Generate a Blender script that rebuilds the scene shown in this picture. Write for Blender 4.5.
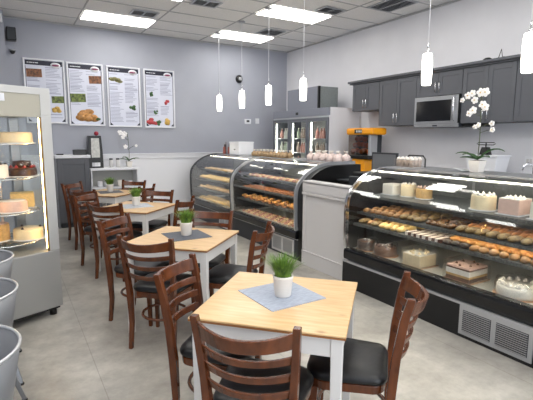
import bpy, bmesh, math, random
from mathutils import Matrix, Vector
random.seed(7)
for o in list(bpy.data.objects): bpy.data.objects.remove(o)
S = bpy.context.scene
C = S.collection
PI = math.pi

# ------------------------------------------------------------------ camera
cd = bpy.data.cameras.new('camera'); cam = bpy.data.objects.new('camera', cd); C.objects.link(cam)
cd.sensor_width = 36; cd.lens = 430 * 36 / 533; cd.clip_start = .02
YAW, PIT, ROLL, CH = .538, .142, .004, 1.577
fw = Vector((math.sin(YAW) * math.cos(PIT), math.cos(YAW) * math.cos(PIT), -math.sin(PIT)))
rt = Vector((math.cos(YAW), -math.sin(YAW), 0)); up = rt.cross(fw)
r2 = rt * math.cos(ROLL) + up * math.sin(ROLL); u2 = up * math.cos(ROLL) - rt * math.sin(ROLL)
M = Matrix((r2, u2, -fw)).transposed().to_4x4(); M.translation = (0, 0, CH)
cam.matrix_world = M
S.camera = cam

# ------------------------------------------------------------------ world, daylight, exposure
w = bpy.data.worlds.new('world'); S.world = w; w.use_nodes = True
w.node_tree.nodes['Background'].inputs[0].default_value = (.75, .85, 1, 1)
w.node_tree.nodes['Background'].inputs[1].default_value = 1.2
S.view_settings.view_transform = 'Standard'; S.view_settings.look = 'None'
S.view_settings.exposure = 0.56; S.view_settings.gamma = 1; S.view_settings.use_curve_mapping = False
ld = bpy.data.lights.new('shopfront_daylight', 'AREA'); ld.shape = 'RECTANGLE'; ld.size = 6.4; ld.size_y = 2.2
ld.energy = 95; ld.color = (.93, .96, 1)
lo = bpy.data.objects.new('shopfront_daylight', ld); C.objects.link(lo)
lo.location = (1.8, -3.05, 1.6); lo.rotation_euler = (PI / 2, 0, 0)   # faces +y
PANEL_E = 7.5

# ------------------------------------------------------------------ materials
def lin(c):
    return tuple(((v / 255) / 12.92 if v / 255 <= .04045 else ((v / 255 + .055) / 1.055) ** 2.4) for v in c) + (1,)
MC = {}
def mat(name, col, rough=.5, metal=0, emit=0, noise=0, nscale=8, col2=None, stretch=None, bump=0, coat=0):
    if name in MC: return MC[name]
    m = bpy.data.materials.new(name); m.use_nodes = True; nt = m.node_tree; b = nt.nodes['Principled BSDF']
    b.inputs['Base Color'].default_value = lin(col); b.inputs['Roughness'].default_value = rough
    b.inputs['Metallic'].default_value = metal
    if coat: b.inputs['Coat Weight'].default_value = coat; b.inputs['Coat Roughness'].default_value = .12
    if emit:
        b.inputs['Emission Color'].default_value = lin(col); b.inputs['Emission Strength'].default_value = emit
    if noise or col2:
        tc = nt.nodes.new('ShaderNodeTexCoord'); mp = nt.nodes.new('ShaderNodeMapping'); n = nt.nodes.new('ShaderNodeTexNoise')
        n.inputs['Scale'].default_value = nscale; n.inputs['Detail'].default_value = 5
        if stretch: mp.inputs['Scale'].default_value = stretch
        nt.links.new(tc.outputs['Object'], mp.inputs[0]); nt.links.new(mp.outputs[0], n.inputs['Vector'])
        r = nt.nodes.new('ShaderNodeValToRGB'); r.color_ramp.elements[0].position = .32; r.color_ramp.elements[1].position = .68
        c2 = col2 or tuple(max(0, v * (1 - noise)) for v in col)
        r.color_ramp.elements[0].color = lin(c2); r.color_ramp.elements[1].color = lin(col)
        nt.links.new(n.outputs['Fac'], r.inputs[0]); nt.links.new(r.outputs[0], b.inputs['Base Color'])
        if bump:
            bp = nt.nodes.new('ShaderNodeBump'); bp.inputs['Strength'].default_value = bump; bp.inputs['Distance'].default_value = .01
            nt.links.new(n.outputs['Fac'], bp.inputs['Height']); nt.links.new(bp.outputs[0], b.inputs['Normal'])
    MC[name] = m
    return m
def glass(name, tint=(1, 1, 1), base=.04, gain=.9):
    if name in MC: return MC[name]
    m = bpy.data.materials.new(name); m.use_nodes = True; nt = m.node_tree; nt.nodes.clear()
    out = nt.nodes.new('ShaderNodeOutputMaterial'); tr = nt.nodes.new('ShaderNodeBsdfTransparent'); gl = nt.nodes.new('ShaderNodeBsdfGlossy')
    tr.inputs[0].default_value = tuple(tint) + (1,); gl.inputs['Roughness'].default_value = .03
    lw = nt.nodes.new('ShaderNodeLayerWeight'); lw.inputs[0].default_value = .5
    p = nt.nodes.new('ShaderNodeMath'); p.operation = 'POWER'; p.inputs[1].default_value = 4
    ml = nt.nodes.new('ShaderNodeMath'); ml.operation = 'MULTIPLY_ADD'; ml.inputs[1].default_value = gain; ml.inputs[2].default_value = base
    ml.use_clamp = True
    mx = nt.nodes.new('ShaderNodeMixShader')
    nt.links.new(lw.outputs['Facing'], p.inputs[0]); nt.links.new(p.outputs[0], ml.inputs[0]); nt.links.new(ml.outputs[0], mx.inputs[0])
    nt.links.new(tr.outputs[0], mx.inputs[1]); nt.links.new(gl.outputs[0], mx.inputs[2]); nt.links.new(mx.outputs[0], out.inputs[0])
    MC[name] = m
    return m

def floor_mat():
    m = mat('floor_tile', (182, 178, 170), .33, noise=.0, col2=(150, 146, 139), nscale=1.9, bump=0)
    nt = m.node_tree; b = nt.nodes['Principled BSDF']
    ramp = [n for n in nt.nodes if n.type == 'VALTORGB'][0]
    tc = [n for n in nt.nodes if n.type == 'TEX_COORD'][0]
    n2 = nt.nodes.new('ShaderNodeTexNoise'); n2.inputs['Scale'].default_value = 7; n2.inputs['Detail'].default_value = 8; n2.inputs['Roughness'].default_value = .7
    nt.links.new(tc.outputs['Object'], n2.inputs['Vector'])
    mr = nt.nodes.new('ShaderNodeMapRange'); mr.inputs[1].default_value = .36; mr.inputs[2].default_value = .64; mr.inputs[3].default_value = .80; mr.inputs[4].default_value = 1.10
    nt.links.new(n2.outputs['Fac'], mr.inputs[0])
    br = nt.nodes.new('ShaderNodeTexBrick'); br.offset = 0; br.inputs['Scale'].default_value = 1
    br.inputs['Color1'].default_value = (1, 1, 1, 1); br.inputs['Color2'].default_value = (1, 1, 1, 1); br.inputs['Mortar'].default_value = (.74, .73, .72, 1)
    br.inputs['Mortar Size'].default_value = .0035; br.inputs['Mortar Smooth'].default_value = .3
    br.inputs['Brick Width'].default_value = 1.2; br.inputs['Row Height'].default_value = 14
    mp = nt.nodes.new('ShaderNodeMapping'); mp.inputs['Location'].default_value = (-.42 + 2.4, -.55 + 4.8, 0)
    nt.links.new(tc.outputs['Object'], mp.inputs[0]); nt.links.new(mp.outputs[0], br.inputs['Vector'])
    m1 = nt.nodes.new('ShaderNodeMixRGB'); m1.blend_type = 'MULTIPLY'; m1.inputs[0].default_value = 1
    m2 = nt.nodes.new('ShaderNodeMixRGB'); m2.blend_type = 'MULTIPLY'; m2.inputs[0].default_value = 1
    nt.links.new(ramp.outputs[0], m1.inputs[1]); nt.links.new(mr.outputs[0], m1.inputs[2])
    nt.links.new(m1.outputs[0], m2.inputs[1]); nt.links.new(br.outputs['Color'], m2.inputs[2])
    nt.links.new(m2.outputs[0], b.inputs['Base Color'])
    return m
def pine_mat():
    m = mat('pine', (226, 192, 144), .32, col2=(208, 170, 120), nscale=3, stretch=(2, 14, 4), coat=.2)
    nt = m.node_tree; b = nt.nodes['Principled BSDF']
    ramp = [n for n in nt.nodes if n.type == 'VALTORGB'][0]; tc = [n for n in nt.nodes if n.type == 'TEX_COORD'][0]
    v = nt.nodes.new('ShaderNodeTexVoronoi'); v.inputs['Scale'].default_value = 5.5
    mp = nt.nodes.new('ShaderNodeMapping'); mp.inputs['Scale'].default_value = (.7, 1.2, 1); nt.links.new(tc.outputs['Object'], mp.inputs[0])
    nt.links.new(mp.outputs[0], v.inputs['Vector'])
    r = nt.nodes.new('ShaderNodeValToRGB'); r.color_ramp.elements[0].position = .03; r.color_ramp.elements[1].position = .13
    r.color_ramp.elements[0].color = (.45, .32, .2, 1); r.color_ramp.elements[1].color = (1, 1, 1, 1)
    nt.links.new(v.outputs['Distance'], r.inputs[0])
    mx = nt.nodes.new('ShaderNodeMixRGB'); mx.blend_type = 'MULTIPLY'; mx.inputs[0].default_value = .75
    nt.links.new(ramp.outputs[0], mx.inputs[1]); nt.links.new(r.outputs[0], mx.inputs[2]); nt.links.new(mx.outputs[0], b.inputs['Base Color'])
    return m
def weave_mat(name, a, bcol):
    return mat(name, a, .8, col2=bcol, nscale=22, stretch=(1, 6, 1))

m_floor = floor_mat(); m_pine = pine_mat()
m_lav = mat('lavender_paint', (164, 167, 178), .6, noise=.02, nscale=3)
m_wallr = mat('pale_grey_paint', (222, 222, 227), .6, noise=.02, nscale=3)
m_white = mat('white_paint', (226, 227, 232), .42)
m_offw = mat('offwhite_paint', (205, 203, 203), .45)
m_tile = mat('ceiling_tile', (232, 231, 230), .9, col2=(220, 219, 218), nscale=60)
m_grid = mat('ceiling_grid', (176, 176, 178), .7)
m_panel = mat('panel_light', (255, 252, 246), .5, emit=PANEL_E)
m_shade = mat('pendant_glow', (255, 250, 240), .5, emit=3.2)
m_chair = mat('cherry_wood', (104, 54, 24), .26, col2=(72, 35, 16), nscale=5, stretch=(4, 4, 1.2), coat=.15)
m_vinyl = mat('black_vinyl', (17, 19, 23), .38, noise=.2, nscale=30, bump=.15)
m_legw = mat('table_white', (214, 212, 210), .4)
m_steel = mat('brushed_steel', (176, 178, 182), .32, .85, noise=.06, nscale=5, stretch=(1, 1, 30))
m_chrome = mat('chrome', (225, 226, 230), .12, 1)
m_chairm = mat('metal_chair_grey', (138, 140, 144), .38, .45)
m_alu = mat('aluminium', (182, 184, 188), .35, .6)
m_black = mat('black_plastic', (9, 9, 10), .35)
m_blackg = mat('black_gloss', (14, 15, 18), .15)
m_dark = mat('dark_grey_metal', (52, 55, 60), .4, .2)
m_kick = mat('kick_black', (15, 16, 19), .45)
m_kickg = mat('kick_charcoal', (46, 49, 56), .45)
m_cab = mat('grey_cabinet', (86, 88, 94), .5, noise=.03, nscale=4)
m_deck = mat('perforated_deck', (224, 222, 214), .4, .4, noise=.12, nscale=120)
m_shelf = mat('dark_shelf', (92, 96, 98), .4, .3)
m_inner = mat('case_liner', (120, 124, 122), .4, .1)
m_gl = glass('clear_glass', (.97, .985, .98), .03, .75)
m_glc = glass('case_glass', (.96, .975, .97), .05, .95)
m_clam = glass('clamshell_plastic', (.98, .98, .98), .10, .8)
m_led = mat('led_strip', (255, 244, 222), .5, emit=9)
m_ledw = mat('led_warm', (255, 205, 130), .5, emit=22)
m_ledc = mat('led_cool', (250, 250, 232), .5, emit=20)
m_pot = mat('pot_ceramic', (222, 217, 210), .45)
m_soil = mat('soil', (38, 30, 24), .9)
m_grass = mat('grass_green', (132, 168, 66), .6, col2=(44, 86, 30), nscale=30)
m_leaf = mat('orchid_leaf', (52, 92, 44), .4)
m_petal = mat('orchid_petal', (245, 243, 243), .5)
m_stem = mat('orchid_stem', (70, 78, 50), .6)
m_fr0 = mat('screen_grey', (118, 120, 124), .45)
m_orange = mat('orange_plastic', (238, 158, 20), .35)

# ------------------------------------------------------------------ mesh builder
class MB:
    def __init__(s): s.bm = bmesh.new(); s.X = Matrix.Identity(4); s.sm = False
    def _f(s, vs, sm=None):
        try: f = s.bm.faces.new(vs)
        except ValueError: return None
        f.smooth = s.sm if sm is None else sm
        return f
    def v(s, p): return s.bm.verts.new(s.X @ Vector(p))
    def box(s, x0, x1, y0, y1, z0, z1):
        q = [s.v(p) for p in ((x0, y0, z0), (x1, y0, z0), (x1, y1, z0), (x0, y1, z0), (x0, y0, z1), (x1, y0, z1), (x1, y1, z1), (x0, y1, z1))]
        for i in ((3, 2, 1, 0), (4, 5, 6, 7), (0, 1, 5, 4), (1, 2, 6, 5), (2, 3, 7, 6), (3, 0, 4, 7)): s._f([q[k] for k in i], False)
        return s
    def taper(s, cx, cy, z0, z1, a0, b0, a1, b1):
        q = [s.v((cx + i * a, cy + j * b, z)) for z, a, b in ((z0, a0, b0), (z1, a1, b1)) for i, j in ((-1, -1), (1, -1), (1, 1), (-1, 1))]
        for i in ((3, 2, 1, 0), (4, 5, 6, 7), (0, 1, 5, 4), (1, 2, 6, 5), (2, 3, 7, 6), (3, 0, 4, 7)): s._f([q[k] for k in i], False)
        return s
    def lathe(s, prof, c=(0, 0, 0), n=20, sx=1, sy=1):
        rings = []
        for r, z in prof:
            if r < 1e-6: rings.append([s.v((c[0], c[1], c[2] + z))])
            else: rings.append([s.v((c[0] + r * sx * math.cos(2 * PI * k / n), c[1] + r * sy * math.sin(2 * PI * k / n), c[2] + z)) for k in range(n)])
        for a, b in zip(rings, rings[1:]):
            for k in range(n):
                k2 = (k + 1) % n
                if len(a) == 1 and len(b) > 1: s._f([a[0], b[k2], b[k]][::-1] if 0 else [a[0], b[k2], b[k]], True)
                elif len(b) == 1 and len(a) > 1: s._f([a[k], a[k2], b[0]], True)
                elif len(a) > 1: s._f([a[k], a[k2], b[k2], b[k]], True)
        if len(rings[0]) > 1: s._f(rings[0][::-1], False)
        if len(rings[-1]) > 1: s._f(rings[-1], False)
        return s
    def cyl(s, c, r, h, n=20, r2=None):
        return s.lathe([(r, 0), (r if r2 is None else r2, h)], c, n)
    def ell(s, c, rx, ry, rz, n=14, m=8, flat=0):
        pr = []
        for i in range(m + 1):
            t = -PI / 2 + PI * i / m
            z = math.sin(t) * rz
            if flat and z < -rz * (1 - flat): z = -rz * (1 - flat)
            pr.append((max(0, math.cos(t)), z))
        pr[0] = (0, pr[0][1]); pr[-1] = (0, pr[-1][1])
        return s.lathe(pr, c, n, rx, ry)
    def tube(s, pts, r, n=8, closed=False, flat=None):
        pts = [Vector(p) for p in pts]; N = len(pts); rings = []
        rr = r if isinstance(r, (list, tuple)) else [r] * N
        prev = None
        for i, p in enumerate(pts):
            if closed: t = pts[(i + 1) % N] - pts[i - 1]
            else: t = pts[min(i + 1, N - 1)] - pts[max(i - 1, 0)]
            t.normalize()
            if prev is None:
                a = Vector((0, 0, 1)) if abs(t.z) < .9 else Vector((1, 0, 0))
                u = (a - t * a.dot(t)).normalized()
            else: u = (prev - t * prev.dot(t)).normalized()
            prev = u; w_ = t.cross(u)
            fl = flat or 1
            rings.append([s.v(p + (u * math.cos(2 * PI * k / n) + w_ * math.sin(2 * PI * k / n) * fl) * rr[i]) for k in range(n)])
        for i in range(N if closed else N - 1):
            a, b = rings[i], rings[(i + 1) % N]
            for k in range(n): s._f([a[k], a[(k + 1) % n], b[(k + 1) % n], b[k]], True)
        if not closed: s._f(rings[0][::-1], False); s._f(rings[-1], False)
        return s
    def sweep(s, secs, sm=False):
        """secs: list of rings (same count of points)"""
        R = [[s.v(p) for p in sec] for sec in secs]
        n = len(R[0])
        for a, b in zip(R, R[1:]):
            for k in range(n): s._f([a[k], a[(k + 1) % n], b[(k + 1) % n], b[k]], sm)
        s._f(R[0][::-1], False); s._f(R[-1], False)
        return s
    def prism(s, poly, axis, a, b):
        def P(p, t):
            return {'x': (t, p[0], p[1]), 'y': (p[0], t, p[1]), 'z': (p[0], p[1], t)}[axis]
        return s.sweep([[P(p, a) for p in poly], [P(p, b) for p in poly]])
    def build(s, name, m, parent=None, world=False, bevel=0, kind=None, seg=2):
        if world and parent is not None:
            bmesh.ops.translate(s.bm, verts=s.bm.verts, vec=-Vector(parent.location))
        bmesh.ops.recalc_face_normals(s.bm, faces=s.bm.faces)
        me = bpy.data.meshes.new(name); s.bm.to_mesh(me); s.bm.free(); me.materials.append(m)
        o = bpy.data.objects.new(name, me); C.objects.link(o)
        if parent is not None: o.parent = parent
        if bevel:
            bv = o.modifiers.new('bevel', 'BEVEL'); bv.width = bevel; bv.segments = seg; bv.limit_method = 'ANGLE'; bv.angle_limit = .6
        if kind: o['kind'] = kind
        return o
def T(x, y, z, rz=0, rx=0, ry=0):
    return Matrix.Translation((x, y, z)) @ Matrix.Rotation(rz, 4, 'Z') @ Matrix.Rotation(ry, 4, 'Y') @ Matrix.Rotation(rx, 4, 'X')
def thing(name, label, cat, loc=(0, 0, 0), rz=0, group=None):
    o = bpy.data.objects.new(name, None); C.objects.link(o); o.empty_display_size = .1
    o.location = loc; o.rotation_euler = (0, 0, rz); o['label'] = label; o['category'] = cat
    if group: o['group'] = group
    return o
def tag(o, label, cat, group=None):
    o['label'] = label; o['category'] = cat
    if group: o['group'] = group
    return o
KIDS = {}
def kids(o): return [c for c in bpy.data.objects if c.parent == o]
def dup(src, loc, rz=0, label=None, group=None, cat=None):
    def rec(a, par):
        b = a.copy(); C.objects.link(b)
        if par is not None: b.parent = par
        ks = KIDS.get(a.name)
        if ks is None: ks = KIDS[a.name] = kids(a)
        for k in ks: rec(k, b)
        return b
    r = rec(src, None); r.location = loc; r.rotation_euler = (0, 0, rz)
    if label: r['label'] = label
    if group: r['group'] = group
    if cat: r['category'] = cat
    return r
def struct(name, mb, m, parent=None, bevel=0):
    return mb.build(name, m, parent, bevel=bevel, kind='structure' if parent is None else None)

# ------------------------------------------------------------------ room shell
H, YB, XW, XL, YF = 3.58, 8.70, 5.73, -2.2, -3.2
struct('floor', MB().box(XL, XW + .1, YF, YB + .1, -.1, 0), m_floor)
ce = struct('ceiling', MB().box(XL - .1, XW + .1, YF, YB + .1, H, H + .1), m_tile)
GX0, GM, GY0, GN = 1.156, 1.194, 8.185, .597
g = MB()
k = -3
while GX0 + k * GM < XW:
    x = GX0 + k * GM
    if x > XL: g.box(x - .010, x + .010, YF, YB, H - .008, H)
    k += 1
y = GY0
while y > YF:
    g.box(XL, XW, y - .008, y + .008, H - .0085, H); y -= GN
g.build('ceiling_grid', m_grid, ce)
struct('wall_back', MB().box(XL, XW + .1, YB, YB + .1, -.1, H + .1), m_lav)
struct('wall_right', MB().box(XW, XW + .1, YF, YB, -.1, H + .1), m_wallr)
struct('wall_left', MB().box(XL - .1, XL, YF, YB + .1, -.1, H + .1).box(XL, .07, 8.3, YB, 0, H), m_lav)
wf = MB().box(XL, XW, YF - .1, YF, -.1, .35).box(XL, XW, YF - .1, YF, 2.85, H + .1)
for x0, x1 in ((XL, -1.5), (1.7, 1.9), (5.1, XW)): wf.box(x0, x1, YF - .1, YF, .35, 2.85)
struct('wall_front', wf, m_wallr)
for i, (x0, x1) in enumerate(((-1.5, 1.7), (1.9, 5.1))):
    w_ = MB()
    for a, b in ((x0, x0 + .05), ((x0 + x1) / 2 - .025, (x0 + x1) / 2 + .025), (x1 - .05, x1)): w_.box(a, b, YF - .08, YF - .02, .35, 2.85)
    w_.box(x0, x1, YF - .08, YF - .02, .35, .4).box(x0, x1, YF - .08, YF - .02, 2.8, 2.85)
    wo = struct('window_%d' % (i + 1), w_, m_alu)
    MB().box(x0 + .05, x1 - .05, YF - .055, YF - .045, .4, 2.8).build('window_pane', m_gl, wo)
# white wainscot on the back wall
t1 = struct('trim_1', MB().box(.07, XW, YB - .02, YB, .0, 1.19), m_white)
MB().box(.07, XW, YB - .035, YB - .02, 1.17, 1.26).box(.07, XW, YB - .05, YB - .02, 1.255, 1.275).build('wainscot_cap', m_white, t1, bevel=.004)
struct('baseboard_back', MB().box(.07, XW, YB - .035, YB - .021, 0, .12), m_white, bevel=.003)
# wall/ceiling angle
struct('trim_2', MB().box(.07, XW - .02, YB - .02, YB, H - .03, H - .009).box(XW - .02, XW, YF, YB, H - .03, H - .009), m_grid)

# ------------------------------------------------------------------ ceiling lights and vents
def clight(cx, cy, label, grp=None):
    t = thing('ceiling_light', label, 'ceiling light', (cx, cy, H))
    if grp: t['group'] = grp
    a, b = GM / 2 - .015, GN / 2 - .015
    f = MB()
    f.box(-a, a, -b, -b + .02, -.022, -.0095).box(-a, a, b - .02, b, -.022, -.0095).box(-a, -a + .02, -b + .02, b - .02, -.022, -.0095).box(a - .02, a, -b + .02, b - .02, -.022, -.0095)
    f.build('frame', m_offw, t)
    MB().box(-a + .02, a - .02, -b + .02, b - .02, -.018, -.010).build('diffuser', m_panel, t)
    return t
cxA, cxB = GX0 + GM / 2, GX0 + 2.5 * GM
cy0 = GY0 - GN / 2
for x, y, l in ((cxA, cy0, 'bright rectangular ceiling light above the framed menu boards'), (cxB, cy0, 'bright rectangular ceiling light near the back wall above the far pendant lamps'),
                (cxB, cy0 - 3 * GN, 'bright rectangular ceiling light crossed by a pendant cord, nearest fully visible one'),
                (cxA, cy0 - 3 * GN, 'ceiling light cut by the top edge of the photo, left of the other nearer one')):
    clight(x, y, l)
for i in range(2, 6):
    for x in (cxA - 2 * GM, cxA, cxB):
        if i * 3 * GN < 11: clight(x, cy0 - 3 * GN * i, 'rectangular ceiling light over the front of the shop, behind the viewer', 'ceiling lights over the front of the shop')
def vent(cx, cy, a, b, label):
    t = thing('ceiling_vent', label, 'air vent', (cx, cy, H))
    f = MB()
    f.box(-a, a, -b, -b + .03, -.02, -.0095).box(-a, a, b - .03, b, -.02, -.0095).box(-a, -a + .03, -b + .03, b - .03, -.02, -.0095).box(a - .03, a, -b + .03, b - .03, -.02, -.0095)
    f.box(-.012, .012, -b + .03, b - .03, -.02, -.0095)
    f.build('frame', m_alu, t)
    MB().box(-a + .03, a - .03, -b + .03, b - .03, -.0098, -.0092).build('backing', m_dark, t)
    n = int((2 * b - .06) / .045)
    for j in range(n):
        y = -b + .03 + (j + .5) * (2 * b - .06) / n
        s_ = MB(); s_.X = T(0, y, -.014, 0, .6); s_.box(-a + .03, a - .03, -.014, .014, -.0012, .0012); s_.build('slat', m_alu, t)
vent(2.03, 7.29, .21, .16, 'square grey ceiling vent beside the light above the menu boards')
vent(2.68, 6.27, .21, .15, 'ceiling vent at the top edge, left of the first pendant canopies')
vent(4.42, 7.27, .22, .19, 'square ceiling vent near the back wall beside the far right light')
vent(4.49, 5.58, .21, .14, 'pale square ceiling vent right of the nearest full light')
vent(5.09, 4.88, .24, .3, 'large dark return grille in the ceiling near the right wall')

# ------------------------------------------------------------------ pendants
names = {0: 'farthest of the white pendant lamps, nearest the blue-grey wall', 1: 'white pendant lamp second from the far wall', 2: 'white pendant lamp third from the far wall, left of the drinks fridge',
         3: 'white pendant lamp hanging in front of the drinks fridge box', 5: 'white pendant lamp hanging over the near pastry case, left of the microwave', 6: 'nearest white pendant lamp at the right edge of the photo'}
for i, l in names.items():
    px, py = 3.6, {0: 7.842, 1: 6.892, 2: 5.983, 3: 5.043, 5: 2.955, 6: 1.98}[i]
    t = thing('pendant_lamp', 'slim cylinder glass ' + l.replace('white ', 'white ', 1) if 0 else l, 'pendant lamp', (px, py, 2.105), 0, 'pendant lamps over the counter')
    zt = H - 2.105 - .0095
    MB().lathe([(.0, 0), (.040, .0), (.045, .01), (.050, .1), (.051, .16), (.049, .24), (.044, .295), (.041, .302), (0, .302)], n=24).build('lamp_shade', m_shade, t)
    MB().cyl((0, 0, .303), .012, .045, 12).cyl((0, 0, .349), .006, .05, 10).build('stem', m_chrome, t)
    MB().cyl((0, 0, .40), .0042, zt - .40 - .02, 6).build('cord', m_white, t)
    MB().lathe([(.0, 0), (.045, .002), (.06, .012), (.06, .024), (0, .024)], (0, 0, zt - .024), 20).build('canopy', m_steel, t)

# ------------------------------------------------------------------ menu boards
m_paper = mat('menu_paper', (208, 211, 226), .25)
m_navy = mat('menu_navy', (24, 26, 46), .5)
m_ink = mat('menu_ink', (150, 154, 176), .5)
m_food = {'burger': mat('food_burger', (150, 96, 60), .5, col2=(70, 44, 30), nscale=30), 'green': mat('food_green', (122, 140, 62), .5, col2=(38, 42, 26), nscale=26),
          'fried': mat('food_fried', (206, 148, 84), .5, noise=.25, nscale=30), 'salad': mat('food_salad', (70, 110, 62), .5, noise=.3, nscale=40), 'taco': mat('food_taco', (150, 146, 96), .5, noise=.35, nscale=26),
          'red': mat('food_red', (196, 70, 76), .5, noise=.3, nscale=20), 'yellow': mat('food_yellow', (226, 184, 92), .5, noise=.2, nscale=20)}
def poster(x0, x1, z0, z1, label, pics, cols):
    xc = (x0 + x1) / 2; W = (x1 - x0) / 2; hh = z1 - z0
    t = thing('menu_board', label, 'menu board', (xc, YB, z0), 0, 'framed menu boards on the back wall')
    f = MB()
    for a in ((-W, -W + .022, 0, hh), (W - .022, W, 0, hh), (-W + .022, W - .022, 0, .022), (-W + .022, W - .022, hh - .022, hh)): f.box(a[0], a[1], -.035, -.002, a[2], a[3])
    f.build('frame', m_white, t, bevel=.003)
    MB().box(-W + .022, W - .022, -.018, -.004, .022, hh - .022).build('menu_sheet', m_paper, t)
    MB().box(-W + .03, W - .03, -.0195, -.0181, hh - .11, hh - .03).build('header_band', m_navy, t)
    lg = MB(); lg.X = T(W - .14, -.0197, hh - .095, 0, PI / 2); lg.lathe([(.08, 0), (.08, .0016), (0, .0016)], n=24, sy=.62); lg.build('logo_oval', m_white, t)
    lg = MB(); lg.X = T(W - .14, -.0214, hh - .095, 0, PI / 2); lg.lathe([(.06, 0), (.06, .001), (0, .001)], n=24, sy=.3); lg.build('logo_lettering', mat('logo_wine', (130, 60, 92), .5), t)
    hd = MB()
    x = -W + .06
    for wd in (.03, .045, .025, .05): hd.box(x, x + wd, -.0205, -.0196, hh - .078, hh - .066); x += wd + .008
    hd.build('header_lettering', m_white, t)
    rnd = random.Random(int(x0 * 100))
    rows = int((hh - .2) / .026)
    for c in (-1, 1):
        ln = MB()
        xa, xb = (-W + .05, -.015) if c < 0 else (.015, W - .05)
        for r in range(rows):
            z = hh - .15 - r * .026
            if rnd.random() < .12 or z < .05: continue
            if any(p[0] - p[2] < (xa + xb) / 2 < p[0] + p[2] and abs(z - p[1]) < p[3] + .012 for p in pics): continue
            e = xa + (xb - xa) * (.55 + .45 * rnd.random())
            ln.box(xa, e, -.0188, -.0181, z, z + (.010 if rnd.random() < .8 else .016))
        ln.build('menu_lettering', m_ink, t)
    for s_ in (-1, 1):
        fr = MB()
        x = s_ * (W - .034); fr.box(x - .004, x + .004, -.0188, -.0181, .05, hh - .12)
        fr.prism([(s_ * (W - .03), .03), (s_ * (W - .09), .03), (s_ * (W - .03), .09)], 'y', -.019, -.0181)
        fr.build('corner_mark', m_navy, t)
    for (cx, cz, a, b, kind, shape) in pics:
        p = MB()
        if shape == 'rect': p.X = T(cx, -.0205, cz, 0, 0, random.uniform(-.06, .06)); p.box(-a, a, -.001, .0015, -b, b)
        else:
            nn = 5 if kind == 'fried' else 3
            for q in range(nn * 2):
                u = random.uniform(-.62, .62) * a; v_ = random.uniform(-.55, .55) * b
                p.X = T(cx + u, -.0195 - q * .00045, cz + v_, 0, PI / 2); p.lathe([(1, 0), (1, .0004), (0, .0004)], n=14, sx=a * .42, sy=b * .4)
        p.build('food_picture', m_food[kind], t)
poster(.31, .955, 1.86 - .03, 2.935, 'leftmost framed menu board with a dark photo under its header', [(-.16, .86, .12, .07, 'burger', 'rect'), (.19, .42, .1, .06, 'green', 'rect'), (.18, .25, .1, .07, 'yellow', 'round')], 2)
poster(.99, 1.61, 1.80, 2.925, 'framed menu board with a big pile of fried food at its foot', [(.17, .84, .11, .07, 'burger', 'rect'), (-.14, .5, .13, .075, 'green', 'rect'), (0, .19, .21, .13, 'fried', 'round'), (.19, .12, .06, .04, 'salad', 'round')], 2)
poster(1.675, 2.295, 1.79, 2.92, 'framed menu board with a tan folded wrap picture at upper left', [(-.15, .88, .13, .07, 'taco', 'round'), (.15, .36, .07, .07, 'salad', 'round')], 2)
poster(2.365, 2.985, 1.785, 2.92, 'rightmost framed menu board with red and yellow drinks at its foot', [(-.16, .65, .04, .06, 'salad', 'round'), (.15, .5, .06, .07, 'red', 'round'), (-.16, .12, .12, .09, 'red', 'round'), (-.05, .1, .07, .07, 'salad', 'round'), (.18, .14, .09, .1, 'yellow', 'round'), (-.08, .3, .05, .05, 'salad', 'round')], 2)

# ------------------------------------------------------------------ small wall fittings
t = thing('wall_speaker', 'black speaker high in the back left corner', 'speaker', (.17, YB, 3.17))
MB().box(-.07, .07, -.19, -.05, 0, .21).build('speaker_body', m_black, t, bevel=.01)
MB().box(-.058, .058, -.196, -.19, .012, .198).build('grille', m_dark, t)
MB().box(-.02, .02, -.05, 0, .08, .13).build('bracket', m_black, t)
t = thing('security_camera', 'small dome camera below the corner speaker', 'camera', (.17, YB, 3.02))
MB().lathe([(.05, 0), (.05, .02), (0, .02)], (0, -.06, .0)).build('camera_mount', m_alu, t)
MB().ell((0, -.06, -.01), .04, .04, .04).build('camera_dome', m_black, t)
MB().box(-.02, .02, -.02, 0, -.02, .03).build('bracket', m_alu, t)
t = thing('emergency_light', 'white box fitting high on the left corner wall', 'light fitting', (-.0, 8.3, 3.38))
MB().box(-.12, .055, -.09, 0, 0, .13).build('light_housing', m_white, t, bevel=.01)
t = thing('wall_alarm', 'small round black device on the blue-grey wall between pendant lamps', 'alarm', (4.47, YB, 2.87))
a_ = MB(); a_.X = T(0, 0, 0, 0, PI / 2); a_.lathe([(.085, 0), (.085, .02), (.07, .05), (0, .055)], n=24); a_.build('alarm_body', m_black, t)
a_ = MB(); a_.X = T(.01, -.055, 0, 0, PI / 2); a_.lathe([(.045, 0), (.03, .012), (0, .014)], n=20); a_.build('alarm_face', m_alu, t)
t = thing('thermostat', 'white thermostat with dark screen on the back wall', 'thermostat', (4.68, YB, 1.90))
MB().box(-.08, .08, -.03, 0, 0, .11).build('thermostat_body', m_white, t, bevel=.008)
MB().box(-.035, .035, -.033, -.03, .04, .085).build('screen', m_dark, t)
tag(MB().box(4.88, 4.98, YB - .015, YB - .0005, 1.91, 2.03).build('switch_plate', m_white, None, bevel=.004), 'blank white wall plate just right of the thermostat', 'switch plate')
t = thing('wall_outlet', 'white power outlet on the wall at the right edge', 'outlet', (XW, 3.02, 1.24))
MB().box(-.012, 0, -.06, .06, 0, .12).build('outlet_plate', m_white, t, bevel=.003)
MB().box(-.016, -.012, -.035, -.005, .03, .09).box(-.016, -.012, .005, .035, .03, .09).build('socket', m_offw, t)

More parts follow.
